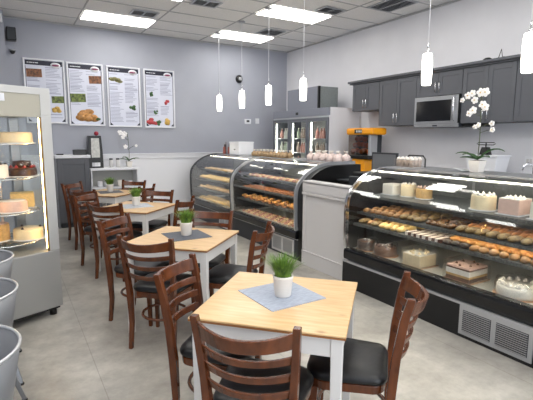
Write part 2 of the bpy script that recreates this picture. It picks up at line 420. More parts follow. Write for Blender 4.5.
# ------------------------------------------------------------------ wooden tables
TH = -.809
ea = Vector((math.cos(TH), math.sin(TH))); eb = Vector((-math.sin(TH), math.cos(TH)))
TAB = [(1.177, 1.81), (1.228, 3.415), (1.284, 5.265), (1.275, 6.846)]
tlabels = ['nearest pine-topped square table, pale cloth and pot on it', 'second pine-topped table from the front with dark grey mat', 'third pine-topped square table with a pale mat', 'farthest pine-topped square table, by the grey cabinet']
t0 = thing('dining_table', tlabels[0], 'table', (*TAB[0], 0), TH, 'square pine-topped tables')
MB().box(-.365, .365, -.365, .365, .742, .752).build('table_top', m_pine, t0, bevel=.004)
MB().box(-.364, .364, -.364, .364, .733, .7415).build('top_edge', mat('edge_brown', (150, 100, 56), .4), t0)
ap = MB()
for s_ in (-1, 1): ap.box(-.3, .3, s_ * .335 - .01, s_ * .335 + .01, .642, .7325); ap.box(s_ * .335 - .01, s_ * .335 + .01, -.3, .3, .642, .7325)
ap.build('apron', m_legw, t0)
for i in (-1, 1):
    for j in (-1, 1): MB().taper(i * .325, j * .325, 0, .7325, .021, .021, .026, .026).build('leg', m_legw, t0, bevel=.003)
for i in (1, 2, 3): dup(t0, (*TAB[i], 0), TH, tlabels[i])
# mats, pots
mats = [weave_mat('mat_pale', (178, 186, 200), (150, 158, 176)), weave_mat('mat_dark', (100, 104, 114), (80, 84, 92)), weave_mat('mat_pale2', (190, 196, 204), (166, 172, 182)), weave_mat('mat_dark2', (104, 106, 112), (84, 86, 92))]
ml = ['pale blue-grey cloth mat under the pot on the nearest table', 'dark grey cloth mat under the pot on the second table', 'pale cloth mat under the pot on the third table', 'dark grey mat under the pot on the farthest table']
MATC = [(1.198, 1.852), (1.26, 3.45), (1.30, 5.30), (1.30, 6.88)]
def mat_at(i):
    b = MB(); n = 8
    b.box(-.168, .168, -.168, .168, 0, .003)
    for k in range(24):
        u = -.168 + .336 * (k + .5) / 24
        for s_ in (-1, 1): b.box(u - .002, u + .002, *((-.176, -.168) if s_ < 0 else (.168, .176)), 0, .002)
    o = b.build('cloth_mat', mats[i], None); o.location = (*MATC[i], .7522); o.rotation_euler = (0, 0, .03 if i == 0 else .0)
    return tag(o, ml[i], 'place mat', 'cloth mats on the tables')
for i in range(4): mat_at(i)
def grass_mesh(n, h, r0, spread, seed):
    rnd = random.Random(seed); b = MB()
    for k in range(n):
        a = rnd.uniform(0, 2 * PI); r = r0 * math.sqrt(rnd.random()); x, y = r * math.cos(a), r * math.sin(a)
        hh = h * rnd.uniform(.6, 1.05); ln = spread * (r / r0) * rnd.uniform(.5, 1.3); a2 = a + rnd.uniform(-.6, .6)
        d = Vector((math.cos(a2), math.sin(a2), 0)); s_ = Vector((-d.y, d.x, 0)) * .0034
        prev = None
        for q in range(5):
            u = q / 4; p = Vector((x, y, 0)) + d * ln * u ** 1.7 + Vector((0, 0, hh * (u - .18 * u * u * (ln / spread))))
            wv = s_ * (1 - u * .95)
            c = (b.v(p - wv), b.v(p + wv))
            if prev: b._f([prev[0], prev[1], c[1], c[0]], True)
            prev = c
    return b
pl = ['short green grass in a white pot on the nearest table', 'yellow-tipped grass in a white pot on the second table', 'round tuft of grass in a white pot on the third table', 'small grass plant in a white pot on the farthest table']
POTS = [(1.195, 1.83), (1.262, 3.455), (1.305, 5.32), (1.31, 6.93)]
p0 = thing('potted_grass', pl[0], 'potted plant', (*POTS[0], .7555), 0, 'potted grass on the tables')
MB().lathe([(0, 0), (.041, 0), (.044, .006), (.052, .092), (.055, .1), (.055, .112), (.050, .112), (.047, .1), (0, .098)], n=28).build('pot', m_pot, p0)
MB().lathe([(.0465, 0), (.0465, .006), (0, .008)], (0, 0, .099), 20).build('soil', m_soil, p0)
gm = grass_mesh(460, .13, .040, .085, 1); bmesh.ops.translate(gm.bm, verts=gm.bm.verts, vec=(0, 0, .103)); gm.build('grass', m_grass, p0)
for i in (1, 2, 3): dup(p0, (*POTS[i], .7555), i * 1.7, pl[i])

# ------------------------------------------------------------------ wooden chairs
def make_chair():
    t = thing('dining_chair', '', 'chair', (0, 0, 0), 0, 'ladder-back wooden chairs with black seats')
    # cushion: rounded trapezoid
    def outline(hw_f, hw_b, yf, yb, n=8, r=.09):
        pts = []
        for cx, cy, a0 in ((hw_f - r, yf - r, 0), (-hw_f + r, yf - r, PI / 2), (-hw_b + r * .7, yb + r * .7, PI), (hw_b - r * .7, yb + r * .7, 1.5 * PI)):
            rr = r if cy > 0 else r * .7
            for k in range(n + 1):
                a = a0 + PI / 2 * k / n; pts.append((cx + rr * math.cos(a), cy + rr * math.sin(a)))
        return pts
    o_ = outline(.212, .19, .195, -.19, r=.10)
    secs = []
    for f, z in ((.93, .440), (1, .448), (1.01, .465), (.97, .482), (.85, .491), (.5, .496), (.1, .498)):
        secs.append([(x * f, y * f, z) for x, y in o_])
    MB().sweep(secs, True).build('seat', m_vinyl, t)
    MB().sweep([[(x * .95, y * .95, .395) for x, y in o_], [(x * .97, y * .97, .44) for x, y in o_]]).build('seat_frame', m_chair, t, bevel=.004)
    for s_ in (-1, 1):
        P = [(.178, -.222, 0, .014, .015), (.176, -.200, .2, .016, .017), (.178, -.208, .42, .019, .021), (.188, -.222, .6, .0165, .020), (.2, -.248, .78, .0155, .019), (.207, -.274, .888, .015, .017)]
        P2 = []
        for i in range(len(P) - 1):
            for q in range(4):
                u = q / 4; P2.append([P[i][k] * (1 - u) + P[i + 1][k] * u for k in range(5)])
        P2.append(P[-1])
        MB().sweep([[(s_ * x - a, y - b, z), (s_ * x + a, y - b, z), (s_ * x + a, y + b, z), (s_ * x - a, y + b, z)] for x, y, z, a, b in P2]).build('back_post', m_chair, t, bevel=.004)
        MB().sweep([[(s_ * x - a, y - a, z), (s_ * x + a, y - a, z), (s_ * x + a, y + a, z), (s_ * x - a, y + a, z)] for x, y, z, a in ((.176, .168, 0, .013), (.170, .160, .2, .016), (.165, .150, .395, .019))]).build('front_leg', m_chair, t, bevel=.004)
    def rail(z0, z1, w0, y0, bow, th, name, dip=0):
        secs = []
        for k in range(17):
            u = -1 + k / 8; x = u * w0; y = y0 - bow * (1 - u * u)
            dy = (z1 - z0) * -.27; zt = z1 - dip * (1 - u * u); zb = z0 - dip * .5 * (1 - u * u)
            secs.append([(x, y - th, zb), (x, y + th, zb), (x, y + th + dy, zt), (x, y - th + dy, zt)])
        return MB().sweep(secs, False).build(name, m_chair, t, bevel=.004)
    rail(.796, .868, .2, -.250, .085, .010, 'top_rail', .02)
    rail(.722, .760, .192, -.234, .07, .008, 'slat', .010)
    rail(.645, .683, .187, -.221, .064, .008, 'slat', .010)
    rail(.568, .606, .182, -.212, .058, .008, 'slat', .010)
    ring = [(.165 * math.cos(2 * PI * k / 28) * 1.0, -.02 + .17 * math.sin(2 * PI * k / 28), .235) for k in range(28)]
    MB().tube(ring, .011, 8, closed=True).build('stretcher_ring', m_chair, t)
    return t
ch0 = make_chair(); used = [0]
def chair(tab, side, label, d=.335, off=0, tw=0):
    """side: direction from table centre in table axes"""
    v_ = {'a': ea, '-a': -ea, 'b': eb, '-b': -eb}[side]; s_ = Vector((-v_.y, v_.x))
    p = Vector(TAB[tab]) + v_ * d + s_ * off
    rz = math.atan2(-v_.y, -v_.x) - PI / 2 + tw
    if used[0] == 0:
        used[0] = 1; ch0.location = (p.x, p.y, 0); ch0.rotation_euler = (0, 0, rz); ch0['label'] = label
    else: dup(ch0, (p.x, p.y, 0), rz, label)
CH = [(0, '-b', 'wooden chair with its back to the viewer at the nearest table'), (0, 'a', 'wooden chair right of the nearest table, beside the near pastry case'), (0, '-a', 'wooden chair on the left side of the nearest table'),
      (1, '-b', 'wooden chair in front of the second table, back to the viewer'), (1, 'a', 'wooden chair between the second table and the far pastry case'), (1, '-a', 'wooden chair on the left side of the second table'), (1, 'b', 'wooden chair behind the second table, facing the viewer'),
      (2, '-b', 'wooden chair in front of the third table, back to the viewer'), (2, 'a', 'wooden chair on the right side of the third table'), (2, '-a', 'wooden chair on the left side of the third table'), (2, 'b', 'wooden chair behind the third table, facing the viewer'),
      (3, '-b', 'wooden chair in front of the farthest table, back to the viewer'), (3, 'a', 'wooden chair on the right side of the farthest table'), (3, '-a', 'wooden chair left of the farthest table, nearest the grey cabinet'), (3, 'b', 'wooden chair behind the farthest table, below the small orchid')]
ADJ = {(0, '-a'): (.335, 0, 0), (0, 'a'): (.355, 0, 0), (0, '-b'): (.35, 0, 0), (1, 'a'): (.42, 0, 0), (1, '-a'): (.41, 0, 0), (1, '-b'): (.345, 0, 0), (1, 'b'): (.335, 0, 0), (2, 'a'): (.40, 0, 0),
       (2, '-a'): (.45, 0, 0), (2, 'b'): (.38, .05, 0), (3, '-a'): (.40, 0, 0), (3, '-b'): (.42, .06, 0), (3, 'a'): (.39, 0, 0), (3, 'b'): (.36, -.04, 0)}
for ti, sd, l in CH:
    d, off, tw = ADJ.get((ti, sd), (.335, 0, 0)); chair(ti, sd, l, d, off, tw)

# ------------------------------------------------------------------ metal tub chairs at the left edge
def metal_chair():
    t = thing('metal_chair', '', 'chair', (0, 0, 0), 0, 'grey metal chairs in a row at the left edge')
    n = 26; A0, A1 = -2.0, 2.0; R = .25
    rim = []; low = []
    for k in range(n + 1):
        a = A0 + (A1 - A0) * k / n
        drop = .11 * max(0, (abs(a) - 1.1) / .9) ** 1.5
        rim.append(Vector((R * math.cos(a), R * 1.02 * math.sin(a), .800 - drop))); low.append(Vector((.19 * math.cos(a), .19 * math.sin(a), .46)))
    b = MB(); b.sm = True; cols = []
    for p, q in zip(rim, low):
        d = Vector((p.x, p.y, 0)).normalized() * .003
        cols.append([b.v(p + d), b.v(q + d), b.v(q - d), b.v(p - d)])
    for c, e in zip(cols, cols[1:]):
        for i in range(4): b._f([c[i], c[(i + 1) % 4], e[(i + 1) % 4], e[i]], True)
    b._f(cols[0]); b._f(cols[-1][::-1])
    b.build('backrest', m_chairm, t)
    MB().tube(rim, .0065, 8).build('rim', m_chrome if 0 else mat('pale_alu', (205, 207, 210), .3, .5), t)
    MB().lathe([(0, 0), (.19, 0), (.2, .01), (.2, .025), (.17, .03), (0, .022)], (0, 0, .44), 28).build('seat', m_chairm, t)
    for i in (-1, 1):
        for j in (-1, 1): MB().sweep([[(i * .135 - .016, j * .135 - .016, .44), (i * .135 + .016, j * .135 - .016, .44), (i * .135 + .016, j * .135 + .016, .44), (i * .135 - .016, j * .135 + .016, .44)],
                                      [(i * .24 - .011, j * .25 - .011, .012), (i * .24 + .011, j * .25 - .011, .012), (i * .24 + .011, j * .25 + .011, .012), (i * .24 - .011, j * .25 + .011, .012)]]).build('leg', m_chairm, t, bevel=.003)
    for i in (-1, 1):
        for j in (-1, 1): MB().cyl((i * .24, j * .25, 0), .016, .012, 10).build('foot', m_black, t)
    return t
mc = metal_chair(); mc.location = (-.262, 1.85, 0); mc['label'] = 'nearest grey metal tub chair at the lower left edge'
dup(mc, (-.260, 2.56, 0), 0, 'middle grey metal tub chair of the row at the left edge')
dup(mc, (-.272, 3.27, 0), 0, 'farthest grey metal tub chair, against the lit cake showcase')

# ------------------------------------------------------------------ lit cake showcase (left)
SA = math.radians(23)
SC = thing('cake_showcase', 'silver upright glass showcase with lit shelves of cakes', 'display case', (.33, 4.13, 0), SA)
# local: x from -.70 to 0 along the front, y into depth .62
Wd, Dp = .68, .64
MB().box(-Wd, 0, 0, Dp, .08, .60).build('base_cabinet', mat('showcase_base', (168, 168, 166), .38, .35), SC, bevel=.008)
MB().box(-Wd + .02, -.02, .02, Dp - .02, .06, .08).build('plinth', m_black, SC)
m_show = mat('showcase_silver', (196, 196, 194), .4, .35)
for x in (-Wd, -.085):
    for y in (0, Dp - .05): MB().box(x, x + .085, y, y + .05, .60, 1.76).build('corner_post', m_show if y == 0 else m_steel, SC, bevel=.004)
hd = MB().box(-Wd, 0, 0, .03, 1.93, 1.985).box(-Wd, 0, Dp - .03, Dp, 1.76, 1.985).box(-Wd, 0, .03, Dp - .03, 1.965, 1.985)
hd.box(-.085, 0, 0, .03, 1.76, 1.93).box(-Wd, -Wd + .085, 0, .03, 1.76, 1.93).box(-.03, 0, .03, Dp - .03, 1.76, 1.965).box(-Wd, -Wd + .03, .03, Dp - .03, 1.76, 1.965)
hd.build('header_frame', m_show, SC)
MB().box(-Wd + .085, -.085, .008, .02, 1.745, 1.93).build('header_panel', mat('header_reflection', (176, 172, 158), .3), SC)  # beige reflection in the header glass, put into an opaque colour
MB().box(-.42, -.36, -.004, .008, 1.86, 1.92).build('header_label', m_white, SC)
MB().box(-Wd + .085, -.085, .012, .020, .60, 1.744).build('front_pane', m_gl, SC)
MB().box(-Wd + .085, -.085, Dp - .03, Dp - .022, .60, 1.76).build('back_pane', m_gl, SC)
for x in (-.0985, -Wd + .0855): MB().box(x, x + .013, -.002, .011, .601, 1.744).build('gold_gasket', mat('gold_trim', (150, 122, 84), .35, .5), SC)
for x in (-.012, -Wd + .004): MB().box(x, x + .008, .05, Dp - .05, .60, 1.76).build('side_pane', m_gl, SC)
for x in (-.092, -Wd + .088):
    MB().box(x, x + .006, .035, .043, .62, 1.74).build('light_strip', m_ledw, SC)
CXS, RS = -.315, .285
MB().cyl((CXS, Dp / 2, .60), .012, 1.14, 12).build('spindle', m_chrome, SC)
SZ = [.685, .945, 1.235, 1.52]
for z in SZ:
    sh = MB().lathe([(0, 0), (RS - .003, 0), (RS, .004), (RS - .003, .008), (0, .008)], (CXS, Dp / 2, z), 40).build('glass_shelf', m_gl, SC)
    ring = [(CXS + RS * math.cos(2 * PI * k / 40), Dp / 2 + RS * math.sin(2 * PI * k / 40), z + .004) for k in range(40)]
    MB().tube(ring, .006, 6, closed=True).build('shelf_rim', m_chrome, sh)
for x in (-.06, -Wd + .06):
    for y in (.07, Dp - .07): MB().cyl((x, y, 0.0), .03, .06, 14).build('caster', m_black, SC)
SCM = T(.33, 4.13, 0, SA)
def cake(name, label, p, r, h, side, top, deco=None, dr=.012, nd=8, board=True, drop=False, grp=None, slice_=False, sq=False, layers=None, dome=False, rz=0):
    t = thing(name, label, 'cake', p, rz, grp)
    b0 = 0
    if board:
        bd = MB()
        if sq: bd.box(-r * 1.15, r * 1.15, -r * 1.05, r * 1.05, 0, .006)
        else: bd.lathe([(0, 0), (r * 1.16, 0), (r * 1.16, .006), (0, .006)], n=32)
        bd.build('cake_board', m_white if not dome else mat('kraft_board', (196, 150, 112), .6), t); b0 = .0062
    if layers:
        z = b0
        for hh, c in layers:
            MB().box(-r, r, -r * .9, r * .9, z, z + hh).build('cake_layer', c, t, bevel=.004); z += hh + .0002
    elif sq: MB().box(-r, r, -r * .9, r * .9, b0, b0 + h).build('sponge', side, t, bevel=.008)
    else: MB().lathe([(0, 0), (r, 0), (r * 1.01, .01), (r, h - .012), (r * .96, h), (0, h)], (0, 0, b0), 36).build('sponge', side, t)
    z = b0 + h
    if top:
        tp = MB()
        if sq: tp.box(-r * .97, r * .97, -r * .87, r * .87, z, z + .006)
        else: tp.lathe([(0, 0), (r * .9, 0), (r * .9, .003), (0, .005)], (0, 0, z + .0003), 32)
        tp.build('icing_top', top, t); z += .005
    if deco:
        for k in range(nd):
            a = 2 * PI * k / nd; rr = r * .78
            x, y = (rr * math.cos(a), rr * math.sin(a) * (.78 if sq else 1))
            MB().lathe([(0, 0), (dr, 0), (dr * .9, dr * .6), (dr * .35, dr * 1.2), (0, dr * 1.6)], (x, y, z), 10).build('icing_swirl', deco, t)
    if dome:
        R = r * 1.12; hh = h + .05
        if sq: d_ = MB().sweep([[(i * R * f, j * R * .95 * f, b0 + zz) for i, j in ((-1, -1), (1, -1), (1, 1), (-1, 1))] for f, zz in ((1, .0005), (.99, hh * .6), (.93, hh * .95), (.85, hh))])
        else: d_ = MB().lathe([(R, .0005), (R * .98, hh * .6), (R * .92, hh * .95), (R * .84, hh), (0, hh)], (0, 0, b0), 32)
        d_.build('clear_cover', m_clam, t)
    return t
m_cream = mat('cream_icing', (240, 220, 182), .5, noise=.05, nscale=20)
m_whi = mat('white_icing', (240, 234, 226), .45, noise=.03, nscale=20)
m_choc = mat('chocolate', (66, 38, 30), .3, noise=.2, nscale=16)
m_choc2 = mat('milk_chocolate', (120, 78, 54), .4, noise=.2, nscale=20)
m_sponge = mat('sponge', (216, 172, 108), .7, noise=.12, nscale=40)
m_pink = mat('pink_icing', (226, 190, 176), .5, noise=.06, nscale=20)
m_yell = mat('yellow_crumb', (240, 208, 142), .6, noise=.12, nscale=50)
m_berry = mat('berry', (160, 50, 50), .35)
def sp(lx, ly, z): v_ = SCM @ Vector((lx, ly, z)); return (v_.x, v_.y, z)
cxs, cys = CXS + .085, Dp / 2
cake('cake', 'beige cake on the top shelf of the lit showcase', sp(cxs + .045, cys - .06, SZ[3] + .0085), .13, .085, m_cream, m_cream, None)
cake('cake', 'white cake left on the second shelf of the lit showcase', sp(cxs - .125, cys - .06, SZ[2] + .0085), .085, .10, m_whi, m_whi, m_choc, .012, 6)
dk = cake('cake', 'dark chocolate two-tier cake with berries in the lit showcase', sp(cxs + .085, cys - .05, SZ[2] + .0085), .115, .065, m_choc, m_choc2, m_berry, .016, 9)
MB().lathe([(0, 0), (.075, 0), (.078, .02), (.07, .055), (0, .062)], (0, 0, .078), 28).build('upper_tier', m_choc, dk)
cake('cake', 'large pale pink cake on the third shelf of the lit showcase', sp(cxs - .04, cys - .11, SZ[1] + .0085), .11, .085, m_pink, m_whi, None)
cake('cake', 'square yellow crumb cake on the third shelf of the lit showcase', sp(cxs + .12, cys + .07, SZ[1] + .0085), .095, .12, m_yell, m_yell, None, sq=True)
cake('cake', 'cream cake with dark garnish on the lowest lit shelf', sp(cxs + .085, cys - .08, SZ[0] + .0085), .12, .085, m_cream, m_cream, m_choc, .012, 3)
cake('cake', 'tan cake half hidden at left of the lowest lit shelf', sp(cxs - .12, cys + .03, SZ[0] + .0085), .09, .14, m_sponge, m_pink, None)

# ------------------------------------------------------------------ curved pastry cases
def profile(dx, zb=.40):
    return [(3.068 + dx, zb + .002), (3.055 + dx, zb + .08), (3.05 + dx, .70), (3.05 + dx, .85), (3.07 + dx, .96), (3.12 + dx, 1.04), (3.20 + dx, 1.115), (3.29 + dx, 1.175), (3.39 + dx, 1.22), (3.50 + dx, 1.25), (3.62 + dx, 1.262)]
SHX = {0: (3.15, .68), 1: (3.2, .80), 2: (3.32, .95)}
def smooth(pr, n=4):
    out = []
    for i in range(len(pr) - 1):
        p0, p1, p2, p3 = pr[max(i - 1, 0)], pr[i], pr[i + 1], pr[min(i + 2, len(pr) - 1)]
        for q in range(n):
            u = q / n
            out.append(tuple(.5 * (2 * p1[k] + (p2[k] - p0[k]) * u + (2 * p0[k] - 5 * p1[k] + 4 * p2[k] - p3[k]) * u * u + (3 * p1[k] - p0[k] - 3 * p2[k] + p3[k]) * u ** 3) for k in (0, 1)))
    out.append(pr[-1]); return out
XB = 4.08
def offs(pr, d):
    out = []
    for i, p in enumerate(pr):
        a = pr[max(i - 1, 0)]; b = pr[min(i + 1, len(pr) - 1)]
        tx, tz = b[0] - a[0], b[1] - a[1]; l = math.hypot(tx, tz)
        out.append((p[0] + tz / l * d, p[1] - tx / l * d))
    return out
def case(y0, y1, dx, kx, label, shelves, vents, kmat, trim, grp=None, linmat=None, zb=.40, ext=0):
    t = thing('pastry_case', label, 'pastry case', (3.55, (y0 + y1) / 2, 0), 0, grp)
    linmat = linmat or m_inner
    def bd(b, n, m, bevel=0, par=None):
        if par is None: return b.build(n, m, t, world=True, bevel=bevel)
        bmesh.ops.translate(b.bm, verts=b.bm.verts, vec=-Vector(t.location)); return b.build(n, m, par, bevel=bevel)
    bd(MB().box(kx, XB - .03, y0 + .01, y1 - .01, 0, .268), 'kick_panel', kmat)
    bd(MB().box(kx - .006, kx + .02, y0 + .01, y1 - .01, .2685, .286), 'kick_trim', m_alu)
    bp = [(3.12 + dx, .2865), (3.07 + dx, .287), (3.05 + dx, .295), (3.045 + dx, .32), (3.045 + dx, zb - .03), (3.055 + dx, zb - .01), (3.075 + dx, zb), (3.14 + dx, zb - .002), (3.14 + dx, .2865)]
    bd(MB().prism(bp, 'y', y0, y1), 'bumper', m_blackg, .004)
    bd(MB().box(3.141 + dx, XB - .03, y0 + .01, y1 - .01, .2865, zb - .03), 'tub', m_dark)
    bd(MB().box(3.145 + dx, XB - .05, y0 + .03, y1 - .03, zb - .0295, zb - .018), 'deck', m_deck)
    pr = smooth(profile(dx, zb)); inn = offs(pr, .006)
    bd(MB().prism(pr + inn[::-1], 'y', y0 + .03, y1 - .03), 'curved_glass', m_glc)
    full = pr + [(XB, 1.265)]
    out = offs(full, -.012); inn2 = offs(full, .028)
    for (a, b, m_) in ((y0, y0 + .03, trim[0]), (y1 - .03, y1, trim[1])):
        bd(MB().prism(out + inn2[::-1], 'y', a, b), 'arc_trim', m_)
        endp = inn2 + [(XB, .4), (3.15 + dx, .4)]
        e_ = ext if a == y0 else 0
        bd(MB().prism(endp, 'y', a + .011 - e_, b - .011), 'end_panel', m_black)
    if ext: bd(MB().box(kx, XB - .03, y0 - ext + .011, y0 + .0095, 0, .46), 'end_base', m_black)
    bd(MB().box(3.62 + dx, XB, y0 + .03, y1 - .03, 1.25, 1.268), 'top_panel', m_steel, .003)
    bd(MB().box(3.60 + dx, 3.64 + dx, y0 + .03, y1 - .03, 1.225, 1.249), 'top_rail', m_dark)
    bd(MB().box(XB - .03, XB, y0 + .03, y1 - .03, .4, 1.249), 'back_panel', linmat)
    n = max(2, round((y1 - y0) / .8))
    for k in range(1, n):
        yy = y0 + (y1 - y0) * k / n
        bd(MB().box(XB - .034, XB - .0305, yy - .015, yy + .015, .4, 1.24), 'door_stile', m_alu)
    bd(MB().box(3.46 + dx, 3.49 + dx, y0 + .06, y1 - .06, 1.222, 1.232), 'lamp_tube', m_led)
    for (sx, sz) in shelves:
        s_ = bd(MB().box(sx + dx, XB - .08, y0 + .035, y1 - .035, sz - .012, sz), 'shelf', m_shelf)
        bd(MB().box(sx + dx - .008, sx + dx - .0005, y0 + .035, y1 - .035, sz - .024, sz + .004), 'shelf_edge', m_sedge, 0, s_)
        bd(MB().box(sx + dx + .03, sx + dx + .045, y0 + .08, y1 - .08, sz - .02, sz - .0125), 'lamp_tube', m_led2, 0, s_)
    for (va, vb, slat) in vents:
        f = bd(MB().box(kx - .012, kx - .0001, va, vb, .03, .27 if slat else .255), 'vent_panel', m_alu if slat else m_offw)
        mid = (va + vb) / 2
        for a, b in ((va + .03, mid - .02), (mid + .02, vb - .03)):
            bd(MB().box(kx - .0135, kx - .0121, a, b, .06, .235), 'vent_opening', m_dark if slat else m_steel, 0, f)
            if slat:
                sl = MB()
                for q in range(11):
                    z = .066 + q * .016; sl.box(kx - .022, kx - .0137, a + .004, b - .004, z, z + .004)
                bd(sl, 'louvre', m_alu, 0, f)
    return t
m_led2 = mat('led_shelf', (255, 240, 214), .5, emit=13)
m_sedge = mat('shelf_edge', (128, 130, 130), .35, .5, noise=.5, nscale=90)
m_lin2 = mat('case_liner_pale', (178, 182, 174), .35, .2)
CX = XB
case(1.05, 3.47, 0, 3.03, 'near curved-glass pastry case with whole cakes on its bottom deck', [(3.15, .68), (3.2, .80), (3.30, .975)], [(1.46, 2.03, True)], m_kick, (m_black, m_chrome), zb=.410)
case(4.46, 6.33, .045, 3.147, 'middle curved-glass pastry case beside the white panelled counter', [(3.15, .62), (3.17, .80), (3.26, .97)], [(4.56, 5.10, False)], m_kickg, (m_alu, m_alu), None, m_lin2, ext=.12)
case(6.33, 8.17, .045, 3.147, 'far curved-glass pastry case nearest the back wall', [(3.15, .62), (3.17, .80), (3.26, .97)], [(6.42, 6.9, False)], m_kickg, (m_dark, m_dark), None, m_lin2)

# ---- cakes on the deck of the near case
DZ = .3923
cake('cake', 'round dark cake under a clear cover at the far end of the bottom deck', (3.26, 3.34, DZ), .10, .09, m_choc, m_choc2, None, dome=True)
cake('cake', 'round milk chocolate cake under a clear cover on the bottom deck', (3.27, 3.08, DZ), .115, .085, m_choc2, m_choc2, m_choc, .012, 8, dome=True)
cake('cake', 'square cream cake with piped top on the bottom deck', (3.28, 2.66, DZ), .115, .11, m_cream, m_whi, m_cream, .016, 8, sq=True, dome=True)
cake('cake', 'square layered cake of cream and brown sponge on the bottom deck', (3.30, 2.18, DZ), .125, .118, m_cream, m_pink, m_choc2, .012, 6, sq=True, dome=True, layers=[(.03, m_choc2), (.02, m_sponge), (.045, m_whi), (.012, m_choc2), (.01, m_pink)])
cake('cake', 'round white frosted cake with piped rosettes on the bottom deck', (3.29, 1.74, DZ), .145, .075, m_whi, m_whi, m_whi, .02, 12, dome=True)
cake('cake', 'pale cake toward the front corner of the bottom deck', (3.38, 1.27, DZ), .12, .08, m_cream, m_whi, None, dome=True)
# ---- cakes on the top shelf of the near case
TZ = .9753
for (x, y, r, h, a, b, d, sq, l) in ((3.60, 3.32, .085, .105, m_whi, m_whi, None, True, 'white square cake at the far end of the top shelf'),
        (3.62, 3.12, .08, .115, m_cream, m_yell, m_whi, False, 'cream round cake with a yellow tint on the top shelf'),
        (3.62, 2.92, .08, .10, m_sponge, m_choc2, m_pink, False, 'tan layered round cake on the top shelf, third from far end'),
        (3.50, 2.20, .10, .12, m_cream, m_whi, m_whi, False, 'tall cream cake with white piping on the top shelf'),
        (3.50, 1.93, .095, .12, m_pink, m_whi, m_whi, True, 'square pinkish cake with white ruffled top on the top shelf'),
        (3.48, 1.66, .10, .12, m_whi, m_whi, None, True, 'white boxed cake at the right end of the top shelf')):
    cake('cake', l, (x, y, TZ), r, h, a, b, d, .014, 10, sq=sq)
# ---- pastry prototypes
def pastry(kind):
    b = MB()
    if kind == 'eclair':
        b.ell((0, 0, .024), .085, .026, .025, 12, 8); return b, mat('eclair_brown', (140, 66, 40), .3, col2=(190, 138, 84), nscale=18)
    if kind == 'choc':
        b.ell((0, 0, .022), .075, .026, .022, 12, 8); return b, mat('eclair_dark', (74, 44, 30), .25, col2=(116, 84, 56), nscale=24)
    if kind == 'loaf':
        b.ell((0, 0, .026), .085, .04, .026, 14, 8); return b, mat('loaf_olive', (156, 130, 82), .5, col2=(104, 78, 48), nscale=26)
    if kind == 'bun':
        b.ell((0, 0, .018), .05, .034, .026, 14, 8); return b, mat('bun_tan', (196, 156, 104), .5, col2=(146, 98, 58), nscale=22)
    if kind == 'creampuff':
        b.ell((0, 0, .022), .066, .036, .026, 14, 8, .2); b.ell((.01, 0, .04), .045, .026, .014, 12, 6); return b, mat('cream_pastry', (244, 222, 164), .5, col2=(222, 180, 104), nscale=14)
    if kind == 'slice':
        b.box(-.085, .085, -.016, .016, 0, .03); return b, mat('slice_white', (226, 216, 208), .5)
    if kind == 'slicec':
        b.box(-.085, .085, -.014, .014, 0, .028); return b, mat('slice_choc', (96, 66, 56), .4)
    if kind == 'croissant':
        pts = []; rr = []
        for k in range(13):
            a = -1.25 + 2.5 * k / 12; pts.append((.062 * math.cos(a) - .035, .06 * math.sin(a), .028)); rr.append(.005 + .025 * math.cos(a * 1.1) ** 1.0 + (.002 if k % 2 else -.002))
        b.tube(pts, rr, 10); return b, mat('croissant_gold', (240, 190, 116), .35, col2=(196, 112, 52), nscale=20)
    if kind == 'dark':
        b.ell((0, 0, .02), .045, .04, .024, 12, 8); return b, mat('dark_muffin', (56, 44, 40), .4)
    if kind == 'cookie':
        b.lathe([(0, 0), (.034, 0), (.036, .008), (.03, .016), (0, .02)], n=14); return b, mat('cookie_orange', (208, 138, 84), .5, col2=(150, 86, 50), nscale=30)
    if kind == 'tartlet':
        b.lathe([(0, 0), (.024, 0), (.034, .016), (.028, .022), (.016, .034), (0, .038)], n=14); return b, mat('tart_cream', (238, 216, 176), .5, col2=(214, 168, 112), nscale=30)
    if kind == 'pinktart':
        b.lathe([(0, 0), (.024, 0), (.034, .016), (.028, .022), (.014, .036), (0, .04)], n=14); return b, mat('tart_pink', (222, 168, 148), .5, col2=(176, 108, 86), nscale=30)
PR = {}
NM = dict(eclair=('eclair', 'glossy red-brown eclair'), choc=('eclair', 'dark chocolate eclair'), loaf=('pastry_loaf', 'olive-tan oval loaf pastry'), bun=('pastry_bun', 'golden-brown bun'), creampuff=('cream_pastry', 'pale yellow cream pastry'),
          slice=('cake_slice', 'white cake bar'), slicec=('cake_slice', 'dark brown cake bar'), croissant=('croissant', 'golden croissant'), dark=('muffin', 'dark round cake'), cookie=('cookie', 'orange-brown cookie'), tartlet=('tartlet', 'pale cream tartlet'), pinktart=('tartlet', 'pinkish tartlet'))
def put(kind, x, y, z, lab, grp, rz=0):
    key = (kind,)
    if key not in PR:
        b, m = pastry(kind); o = b.build(NM[kind][0], m, None); PR[key] = o
    else:
        o = PR[key].copy(); C.objects.link(o)
    o.location = (x, y, z); o.rotation_euler = (0, 0, rz)
    return tag(o, lab, {'cake_slice': 'cake slice', 'pastry_bun': 'bun', 'pastry_loaf': 'pastry', 'cream_pastry': 'pastry'}.get(NM[kind][0], NM[kind][0]), grp)
rn = random.Random(3)
ORD = 'first second third fourth fifth sixth seventh eighth ninth tenth eleventh twelfth thirteenth fourteenth fifteenth sixteenth seventeenth eighteenth nineteenth twentieth'.split() + ['twenty-' + q for q in 'first second third fourth fifth sixth seventh eighth ninth'.split()]
